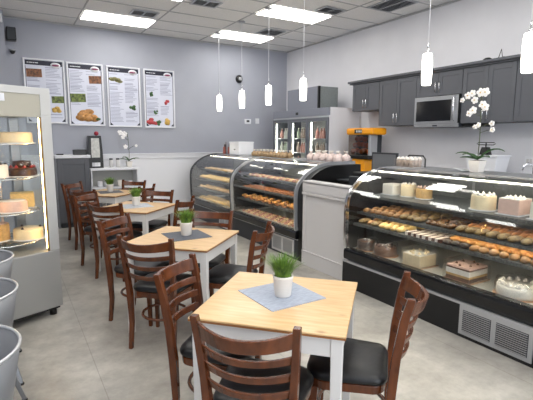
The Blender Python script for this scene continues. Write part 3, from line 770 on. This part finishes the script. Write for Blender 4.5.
def run(kinds, xs, ya, yb, step, z, where, jit=.25, rows=None):
    rows = rows or {1: ('front row',), 2: ('front row', 'back row'), 3: ('front row', 'middle row', 'back row'), 4: ('front row', 'second row', 'third row', 'back row')}[len(xs)]
    y = ya; i = 0
    while y > yb:
        for j, x in enumerate(xs):
            k = kinds[(i + j) % len(kinds)]
            put(k, x + rn.uniform(-.006, .006), y + rn.uniform(-.003, .003), z, '%s, %s from left in the %s, %s' % (NM[k][1], ORD[i], rows[j], where), 'pastries, ' + where, rn.uniform(-jit, jit))
        y -= step; i += 1
N2, N3 = 'near case second shelf', 'near case third shelf'
run(['bun'], (3.27, 3.40, 3.53, 3.66), 3.36, 2.92, .082, .8003, N2, .2)
run(['loaf'], (3.29, 3.48, 3.67), 2.86, 2.62, .09, .8003, N2, .1)
run(['choc'], (3.29, 3.46, 3.63), 2.56, 2.30, .056, .8003, N2, .08)
run(['eclair'], (3.45, 3.62), 2.25, 1.50, .056, .8003, N2, .08)
run(['loaf'], (3.28,), 2.23, 1.30, .09, .8003, N2, .1, ('front edge',))
run(['loaf', 'bun'], (3.24, 3.42, 3.60), 3.36, 3.16, .09, .6803, N3, .1)
run(['creampuff'], (3.23, 3.38, 3.53), 3.08, 2.80, .076, .6803, N3, .1)
run(['slice', 'slicec'], (3.26, 3.44, 3.62), 2.74, 2.36, .033, .6803, N3, .0)
run(['dark'], (3.20,), 2.31, 2.14, .08, .6803, N3, .1, ('front edge',))
run(['croissant'], (3.33, 3.47, 3.61), 2.31, 1.40, .082, .6803, N3, .3)
run(['bun'], (3.21,), 2.06, 1.30, .08, .6803, N3, .3, ('front edge',))
# tray under striped slices
tag(MB().box(3.74, 3.96, 1.4, 3.3, .6803, .70).build('pastry_tray', m_alu, None, bevel=.004), 'metal tray behind the pastries on the third shelf down', 'tray')
# far cases
for (ya, yb, wn) in ((6.22, 4.58, 'middle case'), (8.06, 6.44, 'far case')):
    far = 'far' in wn
    run(['tartlet', 'pinktart'] if not far else ['tartlet'], (3.40, 3.50), ya, yb, .085, .9703, wn + ' top shelf')
    run(['cookie'] if not far else ['creampuff'], (3.30, 3.40, 3.50) if not far else (3.31, 3.45), ya, yb, .085 if not far else .10, .8003, wn + ' second shelf')
    run(['croissant', 'cookie'] if not far else ['tartlet'], (3.28, 3.41), ya, yb, .095, .6203, wn + ' third shelf')
    run(['pinktart', 'tartlet'] if not far else ['creampuff'], (3.28, 3.38, 3.48) if not far else (3.30, 3.45), ya, yb, .09, .3823, wn + ' bottom deck')

# ------------------------------------------------------------------ white half wall between the cases
t = thing('half_wall', 'white panelled half-height counter between the two curved cases', 'counter', (3.18, 3.97, 0))
MB().box(3.125, 3.25, 3.475, 4.335, 0, 1.035).build('panel', m_offw, t, world=True)
MB().box(3.108, 3.1245, 3.475, 4.335, .93, 1.05).box(3.108, 3.25, 3.475, 4.335, 1.0355, 1.065).build('top_band', m_offw, t, world=True, bevel=.003)
MB().box(3.098, 3.1245, 3.475, 4.335, .895, .925).build('ledge', m_offw, t, world=True, bevel=.003)
MB().box(3.108, 3.1245, 3.475, 4.335, 0, .17).box(3.104, 3.1245, 3.475, 4.335, .1705, .185).build('skirting', m_offw, t, world=True, bevel=.003)
MB().box(3.115, 3.1245, 3.475, 3.53, .19, .89).box(3.115, 3.1245, 4.28, 4.335, .19, .89).build('stile', m_offw, t, world=True, bevel=.002)
t = thing('service_counter', 'black counter behind the white panelled half wall', 'counter', (3.6, 3.97, 0))
MB().box(3.255, 4.05, 3.48, 4.335, .0, .90).build('counter_body', m_black, t, world=True)
MB().box(3.252, 4.08, 3.475, 4.335, .9005, .94).build('counter_top', m_black, t, world=True, bevel=.004)
t = thing('cash_box', 'black boxy machine with a round silver knob on the black counter', 'machine', (3.60, 3.72, .9405))
MB().box(-.14, .14, -.17, .17, 0, .20).build('body', m_dark, t, bevel=.01)
MB().box(-.10, .14, -.15, .15, .2005, .25).build('lid', m_black, t, bevel=.01)
a_ = MB(); a_.X = T(-.14, .0, .09, 0, 0, -PI / 2); a_.lathe([(.022, .0), (.022, .012), (0, .014)]); a_.build('knob', m_chrome, t)
t = thing('tray_stack', 'long black covered tray lying behind the half wall', 'tray', (3.80, 4.11, .9405))
MB().box(-.16, .16, -.2, .2, 0, .10).build('tray_body', m_black, t, bevel=.02)
MB().box(-.17, .17, -.21, .21, .1005, .12).build('rim', m_dark, t, bevel=.006)

# ------------------------------------------------------------------ right wall: counter, cabinets, microwave
for i, (a, b) in enumerate(((5.15, 5.85), (4.45, 5.149), (3.75, 4.449), (3.05, 3.749), (2.35, 3.049), (1.65, 2.349))):
    t = thing('base_cabinet', 'grey base cabinet under the back counter, ' + ('below the orange juicer', 'next to the one below the juicer', 'below the microwave', 'right of the microwave, behind the near case', 'below the wall outlet', 'beyond the right edge')[i], 'cabinet', (5.43, (a + b) / 2, 0))
    MB().box(5.16, XW - .005, a, b, 0.0, .895).build('carcass', m_cab, t, world=True)
    for c, d in ((a + .01, (a + b) / 2 - .003), ((a + b) / 2 + .003, b - .01)):
        dd = MB().box(5.14, 5.1595, c, d, .12, .87).build('door', m_cab, t, world=True, bevel=.004)
        MB().box(5.115 - 5.43, 5.125 - 5.43, (c + d) / 2 - .04 - (a + b) / 2, (c + d) / 2 + .04 - (a + b) / 2, .80, .81).build('handle', m_steel, dd)
ctop = tag(MB().box(5.10, XW - .001, 1.6, 5.87, .896, .935).build('worktop', mat('worktop_grey', (196, 196, 198), .3, noise=.08, nscale=20), None, bevel=.004), 'pale grey worktop running along the right wall', 'worktop')
def upper(a, b, z0, label, nd=2, hz=None, dx=0):
    t = thing('wall_cabinet', label, 'cabinet', (5.55, (a + b) / 2, z0), 0, 'grey wall cabinets')
    zt = 2.52; L = Vector(t.location)
    MB().box(5.352, XW - .002, a + .001, b - .001, z0, zt).build('carcass', m_cab, t, world=True)
    if nd == 1: ds = [(a + .004, b - .004, 1)]
    else: ds = [(a + .004, (a + b) / 2 - .002, 1), ((a + b) / 2 + .002, b - .004, -1)]
    for c, d, sgn in ds:
        q = MB().box(5.334, 5.3515, c, d, z0 + .004, zt - .004).build('door', m_cab, t, world=True, bevel=.002)
        fr = MB()
        for (e, f, g_, h_) in ((c, c + .06, z0 + .004, zt - .004), (d - .06, d, z0 + .004, zt - .004), (c + .06, d - .06, z0 + .004, z0 + .07), (c + .06, d - .06, zt - .07, zt - .004)): fr.box(5.326, 5.3338, e, f, g_, h_)
        bmesh.ops.translate(fr.bm, verts=fr.bm.verts, vec=-L); fr.build('door_frame', m_cab, q, bevel=.002)
        yh = d - .03 if sgn > 0 else c + .03
        if nd == 1: yh = d - .03
        h_ = MB().tube([(5.3255, yh, z0 + .05), (5.30, yh, z0 + .05), (5.30, yh, z0 + .19), (5.3255, yh, z0 + .19)], .0055, 8)
        bmesh.ops.translate(h_.bm, verts=h_.bm.verts, vec=-L); h_.build('handle', m_chrome, q)
    return t
upper(5.30, 5.95, 2.06, 'short grey wall cabinet above the juicer, at the far left of the row')
upper(4.545, 5.299, 1.79, 'tall grey wall cabinet just left of the microwave')
upper(3.775, 4.544, 2.19, 'short grey wall cabinet directly above the microwave')
upper(3.05, 3.774, 1.79, 'tall grey wall cabinet just right of the microwave')
upper(2.30, 3.049, 1.79, 'tall grey wall cabinet behind the nearest pendant lamp')
upper(1.55, 2.299, 1.79, 'tall grey wall cabinet running out of the right edge')
t = thing('cabinet_crown', 'long grey crown board along the top of the wall cabinets', 'crown moulding', (5.5, 3.8, 2.52))
MB().box(5.31, XW - .002, 1.55, 6.02, 2.5205, 2.545).box(5.28, XW - .002, 1.55, 6.04, 2.5455, 2.58).build('crown_board', m_cab, t, world=True, bevel=.004)
t = thing('microwave', 'stainless over-counter microwave set into the grey cabinets', 'microwave', (5.5, 4.16, 1.745))
MB().box(5.32, XW - .002, 3.78, 4.54, 1.745, 2.185).build('housing', m_dark, t, world=True)
dr = MB().box(5.298, 5.3195, 3.80, 4.538, 1.80, 2.183).build('door', m_steel, t, world=True, bevel=.004)
MB().box(5.295 - 5.5, 5.2975 - 5.5, 3.905 - 4.16, 4.50 - 4.16, 1.835 - 1.745, 2.125 - 1.745).build('window', m_blackg, dr)
MB().tube([(5.298 - 5.5, 3.855 - 4.16, .09), (5.27 - 5.5, 3.855 - 4.16, .10), (5.27 - 5.5, 3.855 - 4.16, .40), (5.298 - 5.5, 3.855 - 4.16, .41)], .009, 8).build('handle', m_chrome, dr)
cp = MB().box(5.302, 5.3195, 3.782, 3.798, 1.80, 2.183).build('edge_strip', m_black, t, world=True)
MB().box(5.299, 5.3195, 3.782, 4.538, 1.747, 1.797).build('bottom_strip', m_steel, t, world=True, bevel=.003)
MB().box(5.297 - 5.5, 5.2985 - 5.5, 4.12 - 4.16, 4.2 - 4.16, .015, .035).build('badge', m_dark, t)
t = thing('under_cabinet_box', 'flat black device fixed under the cabinet right of the microwave', 'device', (5.5, 3.6, 1.75))
MB().box(5.36, 5.6, 3.44, 3.76, 1.755, 1.789).build('housing', m_black, t, world=True, bevel=.005)
MB().box(5.37, 5.59, 3.45, 3.75, 1.745, 1.7545).build('lens', m_dark, t, world=True)
t = thing('cable_coil', 'small black disc with loose wires on top of the wall cabinets', 'cable', (5.45, 3.52, 2.5805))
MB().lathe([(0, 0), (.06, 0), (.06, .03), (.03, .05), (0, .05)], sx=.8).build('disc', m_black, t)
MB().tube([(0, -.05, .01), (0, -.15, .03), (0, -.18, .13), (0, -.2, .03), (.02, -.42, .01), (0, -.46, .06), (0, -.5, .01)], .006, 6).build('wire', m_black, t)

# ------------------------------------------------------------------ drinks fridge
FX, FA, FB = 4.98, 6.14, 8.05
t = thing('drinks_fridge', 'tall grey three-door glass drinks fridge by the right wall', 'fridge', (5.35, (FA + FB) / 2, 0))
m_fr = mat('fridge_grey', (104, 107, 114), .4, .3); FL = Vector(t.location)
MB().box(5.68, 5.72, FA, FB, 0.05, 2.0).build('back_panel', m_offw, t, world=True)
MB().box(FX, 5.679, FA, FA + .04, 0.05, 2.0).build('side_panel', m_wallr, t, world=True)
MB().box(FX, 5.679, FB - .04, FB, 0.05, 2.0).build('side_panel', m_fr, t, world=True)
MB().box(FX + .03, 5.679, FA + .041, FB - .041, .05, .6).build('base', m_fr, t, world=True)
MB().box(FX + .02, 5.72, FA, FA + .02, 2.0005, 2.1405).build('header_end', m_wallr, t, world=True)
MB().box(FX - .01, 5.72, FA + .0205, FB, 1.99 + .0105, 2.14).build('header', mat('fridge_header', (128, 131, 142), .4, .2), t, world=True, bevel=.005)
MB().box(FX - .015, FX - .0101, 7.12, 7.2, 2.04, 2.09).build('badge', m_black, t, world=True)
MB().box(FX - .02, FX, FA + .03, FB - .03, 1.965, 1.995).build('trim_strip', m_alu, t, world=True)
dw = (FB - FA - .04) / 3
m_bot = [mat('drink_red', (190, 130, 118), .3), mat('drink_brown', (160, 140, 128), .3), mat('drink_green', (170, 182, 160), .3), mat('drink_pale', (206, 206, 196), .3)]
for sz in (1.02, 1.30, 1.58):
    MB().box(FX + .06, 5.66, FA + .045, FB - .045, sz - .012, sz).build('shelf', m_alu, t, world=True)
for i in range(3):
    a = FA + .02 + i * dw; b = a + dw - .004
    d = MB().box(FX - .03, FX - .001, a, a + .055, .62, 1.96).box(FX - .03, FX - .001, b - .055, b, .62, 1.96).box(FX - .03, FX - .001, a + .055, b - .055, 1.90, 1.96).box(FX - .03, FX - .001, a + .055, b - .055, .62, .68).build('door', m_fr, t, world=True)
    g_ = MB().box(FX - .02, FX - .012, a + .055, b - .055, .68, 1.90); bmesh.ops.translate(g_.bm, verts=g_.bm.verts, vec=-FL); g_.build('door_glass', m_gl, d)
    h_ = MB().box(FX - .05, FX - .0301, a + .02, a + .035, 1.1, 1.5); bmesh.ops.translate(h_.bm, verts=h_.bm.verts, vec=-FL); h_.build('handle', m_alu, d)
    MB().box(FX + .02, FX + .03, b - .068, b - .055, .7, 1.88).build('light_strip', m_ledc, t, world=True)
b0 = None
dn = ('right-hand', 'middle', 'left-hand')
for i in range(3):
    a = FA + .02 + i * dw
    for si, sz in enumerate((1.02, 1.30, 1.58)):
        for k in range(5):
            m_ = m_bot[(i * 2 + si + (k // 2)) % 4 if i else (si % 2)]
            key = m_.name
            if key not in PR:
                o = thing('drink_bottle', '', 'bottle')
                MB().lathe([(0, 0), (.034, 0), (.036, .02), (.035, .12), (.014, .17), (.013, .195), (0, .195)], n=12).build('bottle_body', m_, o)
                MB().cyl((0, 0, .1955), .015, .015, 10).build('cap', m_whi, o); PR[key] = o; first = True
            else: o = dup(PR[key], (0, 0, 0))
            o.location = (FX + .12 + .02 * (k % 2), a + .1 + k * .098, sz + .0005)
            o['label'] = '%s bottle on the %s shelf behind the %s fridge door, %s from its right' % (m_.name.split('_')[1] if 'pale' in m_.name or 'brown' in m_.name else m_.name.split('_')[1] + 'dish', ('lower', 'middle', 'upper')[si], dn[i], ORD[k]); o['group'] = 'bottles on the %s shelf behind the %s door' % (('lower', 'middle', 'upper')[si], dn[i])
t = thing('compressor_box', 'grey metal box with a pale side grille on top of the fridge', 'cooling unit', (5.25, 7.0, 2.1405))
MB().box(5.0, 5.43, 6.54, 7.55, 2.1412, 2.545).build('housing', mat('fridge_header', (1, 1, 1)), t, world=True, bevel=.004)
gf = MB().box(5.03, 5.45, 6.50, 6.5395, 2.16, 2.54).build('side_grille', mat('grille_pale', (132, 138, 138), .5, noise=.2, nscale=60), t, world=True)
MB().box(4.995, 5.0295, 6.495, 6.5395, 2.1412, 2.545).build('corner_strip', m_black, t, world=True)

# ------------------------------------------------------------------ juicer
t = thing('juicer', 'orange-topped commercial juicer with fruit behind dark glass', 'juicer', (5.2, 5.36, .9355))
def jb(b, n, m, bv=0): return b.build(n, m, t, world=True, bevel=bv)
jb(MB().box(5.16, 5.44, 5.42, 5.74, .9355, 1.235), 'juice_base', m_orange, .02)
jb(MB().box(5.14, 5.44, 5.32, 5.84, 1.236, 1.30), 'drip_deck', m_black, .01)
jb(MB().box(5.34, 5.44, 5.31, 5.84, 1.3005, 1.645), 'back_housing', m_dark, .01)
jb(MB().box(5.17, 5.3395, 5.31, 5.36, 1.3005, 1.645), 'side_post', m_alu, .01)
jb(MB().box(5.16, 5.17, 5.37, 5.83, 1.3005, 1.645), 'front_window', glass('smoked_glass', (.6, .55, .5), .06, .6))
jb(MB().box(5.12, 5.46, 5.22, 5.86, 1.6455, 1.76), 'hood', m_orange, .03)
lg = jb(MB().box(5.116, 5.1195, 5.46, 5.64, 1.67, 1.735), 'hood_logo', m_black)
lt = MB()
for q in range(4): lt.box(5.1145 - 5.2, 5.1158 - 5.2, 5.47 + q * .035 - 5.36, 5.49 + q * .035 - 5.36, .75, .785)
lt.build('logo_lettering', m_white, lg)
orr = mat('orange_fruit', (240, 120, 34), .5, noise=.2, nscale=40)
for i, (y, z) in enumerate(((5.2, 1.29), (5.3, 1.31), (5.41, 1.29), (5.52, 1.31), (5.62, 1.29), (5.25, 1.40), (5.36, 1.41), (5.47, 1.42), (5.57, 1.40), (5.3, 1.5), (5.42, 1.52), (5.52, 1.51))):
    if i == 0:
        of = MB().ell((0, 0, 0), .046, .046, .045).build('orange', orr, None); o = of
    else: o = of.copy(); C.objects.link(o)
    o.location = (5.25, 5.61 + (y - 5.41) * .9, z + .07); tag(o, 'whole orange in the juicer window, %s from right in the %s row' % ((ORD[i], 'bottom') if i < 5 else (ORD[i - 5], 'middle') if i < 9 else (ORD[i - 9], 'top')), 'orange', 'oranges in the juicer')

# ------------------------------------------------------------------ stuff on the case tops
KT = 1.2685
t = thing('tin_display', 'small red and dark bundle of packets on the far case top', 'packets', (3.80, 7.93, KT))
for i in range(6):
    MB().taper(-.08 + .035 * i, .03 * (i % 3) - .03, 0, .14 + .05 * (i % 3), .018, .03, .014, .024).build('packet', (mat('pk_red', (150, 86, 76), .4), mat('pk_dark', (60, 56, 60), .4), mat('pk_grey', (150, 150, 156), .4))[i % 3], t, bevel=.004)
t = thing('white_box', 'white square lidded box on the far case top', 'box', (3.86, 7.42, KT))
MB().box(-.16, .16, -.2, .2, 0, .215).build('box_body', m_white, t, bevel=.01)
MB().box(-.165, .165, -.205, .205, .2155, .245).build('lid', m_white, t, bevel=.008)
MB().box(-.1655, -.1605, -.06, .0, .09, .11).build('clasp', m_dark, t)
m_bag = mat('bag_pink', (232, 212, 206), .35, noise=.15, nscale=40); m_bagb = mat('bag_cookie', (196, 164, 122), .5, noise=.4, nscale=50)
def bag(x, y, z, lab, grp, m, s=1, seed=0):
    key = 'bag' + m.name
    if key not in PR:
        o = thing('treat_bag', '', 'bag'); rnd = random.Random(5)
        MB().lathe([(0, 0), (.05, 0), (.058, .02), (.056, .06), (.03, .085), (.012, .095), (0, .095)], n=12).build('bag_body', m, o)
        MB().lathe([(.010, .0), (.016, .012), (.03, .03), (0, .02)], (0, 0, .0955), 9).build('gathered_top', m_whi, o); PR[key] = o
    else: o = dup(PR[key], (0, 0, 0))
    o.location = (x, y, z); o.rotation_euler = (0, 0, seed); o.scale = (s, s, s); o['label'] = lab; o['group'] = grp; o['category'] = 'bag'
for k in range(9):
    for j in range(2): bag(3.80 + .13 * j, 6.80 - k * .12, KT, 'small cookie bag atop the middle case, %s from left in the %s row' % (ORD[k], ('front', 'back')[j]), 'cookie bags on the middle case', m_bagb, .95, k * 1.3 + j)
for k in range(5):
    for j in range(2): bag(3.83 + .15 * j, 5.14 - k * .15, KT, 'pinkish tied treat bag atop the middle case, %s from left in the %s row' % (ORD[k], ('front', 'back')[j]), 'pink treat bags on the middle case', m_bag, 1.12, k * 1.7 + j)
t = thing('candy_tub', 'clear square tub of white-capped treats on the near case top', 'tub', (3.82, 3.31, KT))
MB().tube([(.11, -.13, .0), (.11, -.13, .09), (.11, -.10, .125), (.11, .10, .125), (.11, .13, .09), (.11, .13, .0)], .008, 8).build('handle', m_black, t)
MB().box(-.10, .10, -.13, .13, 0, .004).build('tub_base', m_offw, t)
MB().box(-.10, -.097, -.13, .13, .0045, .09).box(.097, .10, -.13, .13, .0045, .09).box(-.097, .097, -.13, -.127, .0045, .09).box(-.097, .097, .127, .13, .0045, .09).build('tub_wall', m_clam, t)
tr = None
for i in range(3):
    for j in range(4):
        x, y = 3.82 - .062 + i * .062, 3.31 - .09 + j * .06
        if tr is None:
            tr = thing('treat_cup', 'white-swirl treat cup in the clear tub, first from right in the front row', 'treat', (x, y, KT + .0045), 0, 'treats in the clear tub')
            MB().lathe([(0, 0), (.022, 0), (.028, .075), (0, .075)], n=12).build('cup', mat('treat_beige', (206, 184, 164), .5, noise=.2, nscale=60), tr)
            MB().lathe([(0, 0), (.027, 0), (.022, .018), (.009, .032), (0, .035)], (0, 0, .0755), 12).build('swirl', m_whi, tr)
        else: dup(tr, (x, y, KT + .0045), i + j, 'white-swirl treat cup in the clear tub, %s from right in the %s row' % (ORD[j], ('front', 'middle', 'back')[i]))
t = thing('screen', 'grey back of a flat screen standing behind the left end of the near case', 'screen', (4.0, 3.85, .9405))
MB().box(-.01, .02, -.21, .21, .16, .47).build('screen_housing', m_dark, t, bevel=.006)
MB().box(-.0115, -.0101, -.19, .19, .18, .45).build('back_plate', m_fr0, t)
MB().box(.0, .02, -.03, .03, .01, .159).box(-.07, .06, -.1, .1, 0, .0095).build('stand', m_dark, t)
t = thing('paper_sheet', 'crumpled white paper lying on the near case top', 'paper', (3.82, 2.62, KT))
MB().sweep([[(-.05, y, .0 + h), (.05, y + .02, .0 + h * .6), (.05, y + .02, .003 + h * .6), (-.05, y, .003 + h)] for y, h in ((-.10, .002), (-.05, .012), (0, .002), (.05, .016), (.1, .03))]).build('sheet', m_white, t)

def orchid(loc, label, H_, pot, sc, flowers, leafs, rz=0, grp=None, lean=.06):
    t = thing('potted_orchid', label, 'potted plant', loc, rz, grp)
    ps = pot
    MB().taper(0, 0, 0, ps * 1.05, ps * .40, ps * .40, ps * .55, ps * .55).build('pot', m_pot, t, bevel=.004)
    MB().box(-ps * .46, ps * .46, -ps * .46, ps * .46, ps * 1.051, ps * 1.07).build('soil', m_soil, t)
    z0 = ps * 1.07
    for (a, L, dz, wd) in leafs:
        secs = []
        for k in range(9):
            u = k / 8; r = L * u; z = z0 + dz * math.sin(u * 2.2) + .005; ww = wd * math.sin(PI * min(1, .12 + u * .88)) ** .7 + .002
            d = Vector((math.cos(a), math.sin(a), 0)); s_ = Vector((-d.y, d.x, 0)); c = d * r + Vector((0, 0, z))
            secs.append([tuple(c - s_ * ww + Vector((0, 0, .012 * (ww / wd)))), tuple(c - Vector((0, 0, .002))), tuple(c + s_ * ww + Vector((0, 0, .012 * (ww / wd)))), tuple(c + Vector((0, 0, .003)))])
        MB().sweep(secs, True).build('leaf', m_leaf, t)
    st = [(0, 0, z0 - .01), (.01, 0, H_ * .4), (0, .0, H_ * .75), (0, lean * .3, H_ * .92), (0, lean, H_)]
    MB().tube(st, .0045 * sc, 6).build('stem', m_stem, t)
    for (y, z, s_, tw) in flowers:
        MB().tube([(0, 0 if z > H_ * .6 else 0, min(z, H_ * .95) - .03), (-.01, y * .6, z - .005), (-.02, y, z)], .0025 * sc, 5).build('flower_stalk', m_stem, t)
        f = MB()
        for k in range(5):
            a = 2 * PI * k / 5 + tw; R_ = s_ * (.62 if k % 2 else .55)
            f.X = T(-.025 - .003 * (k % 2), y + math.sin(a) * s_ * .5, z + math.cos(a) * s_ * .5, 0, -a, .0)
            f.ell((0, 0, 0), .006, s_ * .42, R_ * .8, 10, 6)
        fo = f.build('flower', m_petal, t)
        c = MB(); c.ell((-.036, y, z), .008, s_ * .16, s_ * .16, 8, 6); c.build('flower_centre', mat('orchid_throat', (214, 186, 130), .5), fo)
    return t
orchid((3.80, 2.48, KT), 'tall white orchid in a white square pot on the near case', .86, .115, 1, [(.14, .78, .042, 0), (.09, .80, .04, .5), (.20, .74, .03, .9), (.0, .80, .05, .2), (-.05, .80, .05, .7), (.06, .73, .042, .3), (-.03, .68, .045, .6), (.07, .63, .045, .2), (.11, .60, .04, .9), (-.06, .655, .045, .1), (.0, .48, .03, .4), (-.14, .49, .032, .3), (-.15, .43, .03, .8), (.04, .46, .028, .2)],
       [(1.2, .26, .05, .038), (1.9, .22, .07, .036), (-1.3, .25, .11, .042), (-2.0, .2, .04, .03), (1.6, .2, .02, .03)], lean=.03).scale = (.92, .92, .92)

# ------------------------------------------------------------------ things on the back counter
t = thing('white_tub', 'white flared tub on the back counter behind the orchid', 'tub', (5.42, 3.40, .9355))
MB().taper(0, 0, 0, .42, .11, .16, .15, .22).build('tub_body', m_white, t, bevel=.01)
MB().box(-.16, .16, -.23, .23, .4205, .44).build('rim', m_white, t, bevel=.004)
t = thing('mixer_stand', 'black hoop-handled gadget standing in the white tub', 'kitchen tool', (5.40, 3.42, 1.376))
MB().taper(0, 0, 0, .10, .05, .06, .03, .04).build('tool_body', m_black, t)
MB().tube([(0, -.10, .13), (0, .10, .13), (0, .13, .145), (0, .11, .16), (0, -.11, .16), (0, -.13, .145)], .006, 8, closed=True).build('hoop', m_black, t)
MB().cyl((0, 0, .1), .008, .06, 8).build('shaft', m_black, t)
t = thing('faucet', 'chrome arched faucet on the back counter near the right edge', 'faucet', (5.45, 2.82, .9355))
MB().lathe([(0, 0), (.025, 0), (.025, .02), (.014, .03), (.012, .1), (0, .1)]).build('base', m_chrome, t)
MB().tube([(0, 0, .1), (0, 0, .28), (-.02, .0, .33), (-.07, .03, .36), (-.12, .05, .33), (-.13, .06, .26)], .010, 10).build('spout', m_chrome, t)
MB().tube([(0, -.02, .09), (0, -.08, .12)], .006, 8).build('lever', m_chrome, t)
t = thing('toaster', 'dark low appliance on the back counter beside the white tub', 'appliance', (5.45, 3.04, .9355))
MB().box(-.12, .12, -.13, .13, 0, .20).build('appliance_body', m_dark, t, bevel=.02)
MB().box(-.08, .08, -.1, .1, .2005, .215).build('appliance_top', m_steel, t, bevel=.004)

# ------------------------------------------------------------------ grey cabinet and shelf at the back wall
t = thing('grey_cabinet', 'tall grey cabinet with a white top against the back wall', 'cabinet', (.95, 8.42, 0))
MB().box(.69, 1.215, 8.18, YB - .052, .09, 1.225).build('carcass', m_cab, t, world=True)
MB().box(.71, 1.20, 8.22, YB - .06, .0, .089).build('toe_kick', m_dark, t, world=True)
d = MB().box(.695, 1.21, 8.162, 8.1795, .10, 1.215).build('door', m_cab, t, world=True, bevel=.003)
fr = MB(); L = Vector(t.location)
for a in ((.695, .775, .10, 1.215), (1.13, 1.21, .10, 1.215), (.775, 1.13, .10, .19), (.775, 1.13, 1.12, 1.215)): fr.box(a[0], a[1], 8.150, 8.1618, a[2], a[3])
bmesh.ops.translate(fr.bm, verts=fr.bm.verts, vec=-L); fr.build('door_frame', m_cab, d, bevel=.003)
MB().box(.665, 1.235, 8.14, YB - .052, 1.2255, 1.275).build('cabinet_top', m_white, t, world=True, bevel=.004)
MB().box(.67, .69, 8.18, YB - .06, 0, 1.225).build('side_panel', mat('side_pale', (140, 142, 148), .5), t, world=True)
tag(MB().box(.98, 1.20, 8.30, 8.42, 1.2755, 1.37).build('black_box', m_black, None, bevel=.01), 'small black box on the white top of the grey cabinet', 'box')
tag(MB().box(.71, .82, 8.3, 8.4, 1.2755, 1.30).build('black_tray', m_black, None, bevel=.006), 'flat black dish at the left of the cabinet top', 'dish')
t = thing('shelf_unit', 'white open shelf unit joined to the grey cabinet', 'shelf unit', (1.66, 8.5, 0))
m_shin = mat('shelf_inner', (176, 176, 172), .5)
MB().box(1.24, 2.11, 8.28, YB - .052, .985, 1.03).build('shelf_top', m_white, t, world=True, bevel=.004)
MB().box(1.25, 1.275, 8.30, YB - .055, 0, .9845).build('side_panel', m_white, t, world=True)
MB().box(2.075, 2.10, 8.30, YB - .055, 0, .9845).build('side_panel', m_white, t, world=True)
MB().box(1.2755, 2.0745, 8.30, YB - .07, .64, .67).build('shelf', m_white, t, world=True)
MB().box(1.2755, 2.0745, YB - .069, YB - .055, .0, .9845).build('back_panel', m_shin, t, world=True)
MB().box(1.2755, 2.0745, 8.30, 8.32, .02, .6395).build('lower_panel', m_cab, t, world=True)  # grey sheet drawn in place of the shadow below the cubby
def cup(x, y, z, lab, cat='jar', h=.12, r=.035, m=None, cap=True, grp=None):
    t = thing('lidded_jar' if cap else 'cup', lab, cat, (x, y, z), 0, grp)
    MB().lathe([(0, 0), (r * .85, 0), (r, .01), (r, h * .8), (r * .9, h * .82), (0, h * .82)], n=16).build('jar_body', m or m_offw, t)
    if cap: MB().lathe([(0, 0), (r * .92, 0), (r * .9, h * .16), (0, h * .18)], (0, 0, h * .82 + .0004), 16).build('lid', m_dark, t)
    return t
cup(1.64, 8.45, 1.0305, 'left of two small dark-lidded shakers on the white shelf', 'shaker', .17, .035)
cup(1.76, 8.45, 1.0305, 'right of two small dark-lidded shakers on the white shelf', 'shaker', .17, .035)
for i, (x, h, m_) in enumerate(((1.42, .13, m_white), (1.52, .11, m_alu), (1.78, .14, m_whi), (1.88, .12, m_alu), (1.97, .12, m_white))):
    cup(x, 8.42, .6705, ('leftmost white cup inside the shelf unit', 'grey cup second from left inside the shelf unit', 'tall white cup in the middle of the shelf unit', 'grey cup right of the tall cup in the shelf unit', 'rightmost white cup inside the shelf unit')[i], 'cup', h, .045, m_, False)
# napkin dispenser
t = thing('napkin_dispenser', 'tall black napkin dispenser standing on the white shelf', 'napkin dispenser', (1.36, 8.46, 1.0305))
MB().sweep([[(-.13 * f, -.10, z), (.13 * f, -.10, z), (.13 * f, .10, z), (-.13 * f, .10, z)] for z, f in ((0, 1), (.1, 1), (.3, .95), (.52, .86), (.585, .82))]).build('dispenser_body', m_black, t, bevel=.008)
MB().sweep([[(-.07 * f, -.106, z), (.07 * f, -.106, z), (.07 * f, -.1005, z), (-.07 * f, -.1005, z)] for z, f in ((.19, 1), (.3, 1.05), (.54, .95))]).build('clear_front', mat('napkin_white', (214, 214, 210), .4, noise=.15, nscale=20), t)
MB().sweep([[(x, -.108 - .03 * math.sin(PI * (x + .07) / .14), z) for x in (-.07, -.03, .03, .07)] + [(.07, -.101, z), (-.07, -.101, z)] for z in (.03, .10)]).build('napkin', m_white, t)
bl = MB().ell((0, 0, 0), .042, .042, .040).build('red_ball', mat('apple_red', (150, 26, 48), .3), None); bl.location = (1.40, 8.44, 1.656)
tag(bl, 'round red ball on top of the napkin dispenser', 'ornament')
orchid((1.97, 8.45, 1.0305), 'small white orchid on the white shelf under the menu boards', .66, .10, 1, [(0, 0, 0, 0)][:0], [(0, .2, .05, .03), (3.1, .2, .04, .03), (-.8, .14, .04, .025), (2.2, .16, .07, .028)])
so = [o for o in bpy.data.objects if o.name.startswith('potted_orchid')][-1]
for (x, z, s_) in ((-.14, .64, .05), (-.07, .62, .055), (-.1, .56, .04), (-.06, .38, .045), (.14, .40, .03), (-.17, .66, .03)):
    MB().tube([(0, 0, z - .06), (x * .6, -.005, z - .01), (x, -.015, z)], .004, 5).build('flower_stalk', m_stem, so)
    f = MB()
    for k in range(5):
        a = 2 * PI * k / 5; f.X = T(x + math.sin(a) * s_ * .5, -.02 - .003 * (k % 2), z + math.cos(a) * s_ * .5, 0, 0, a); f.ell((0, 0, 0), s_ * .42, .006, s_ * .5, 8, 6)
    f.build('flower', m_petal, so)
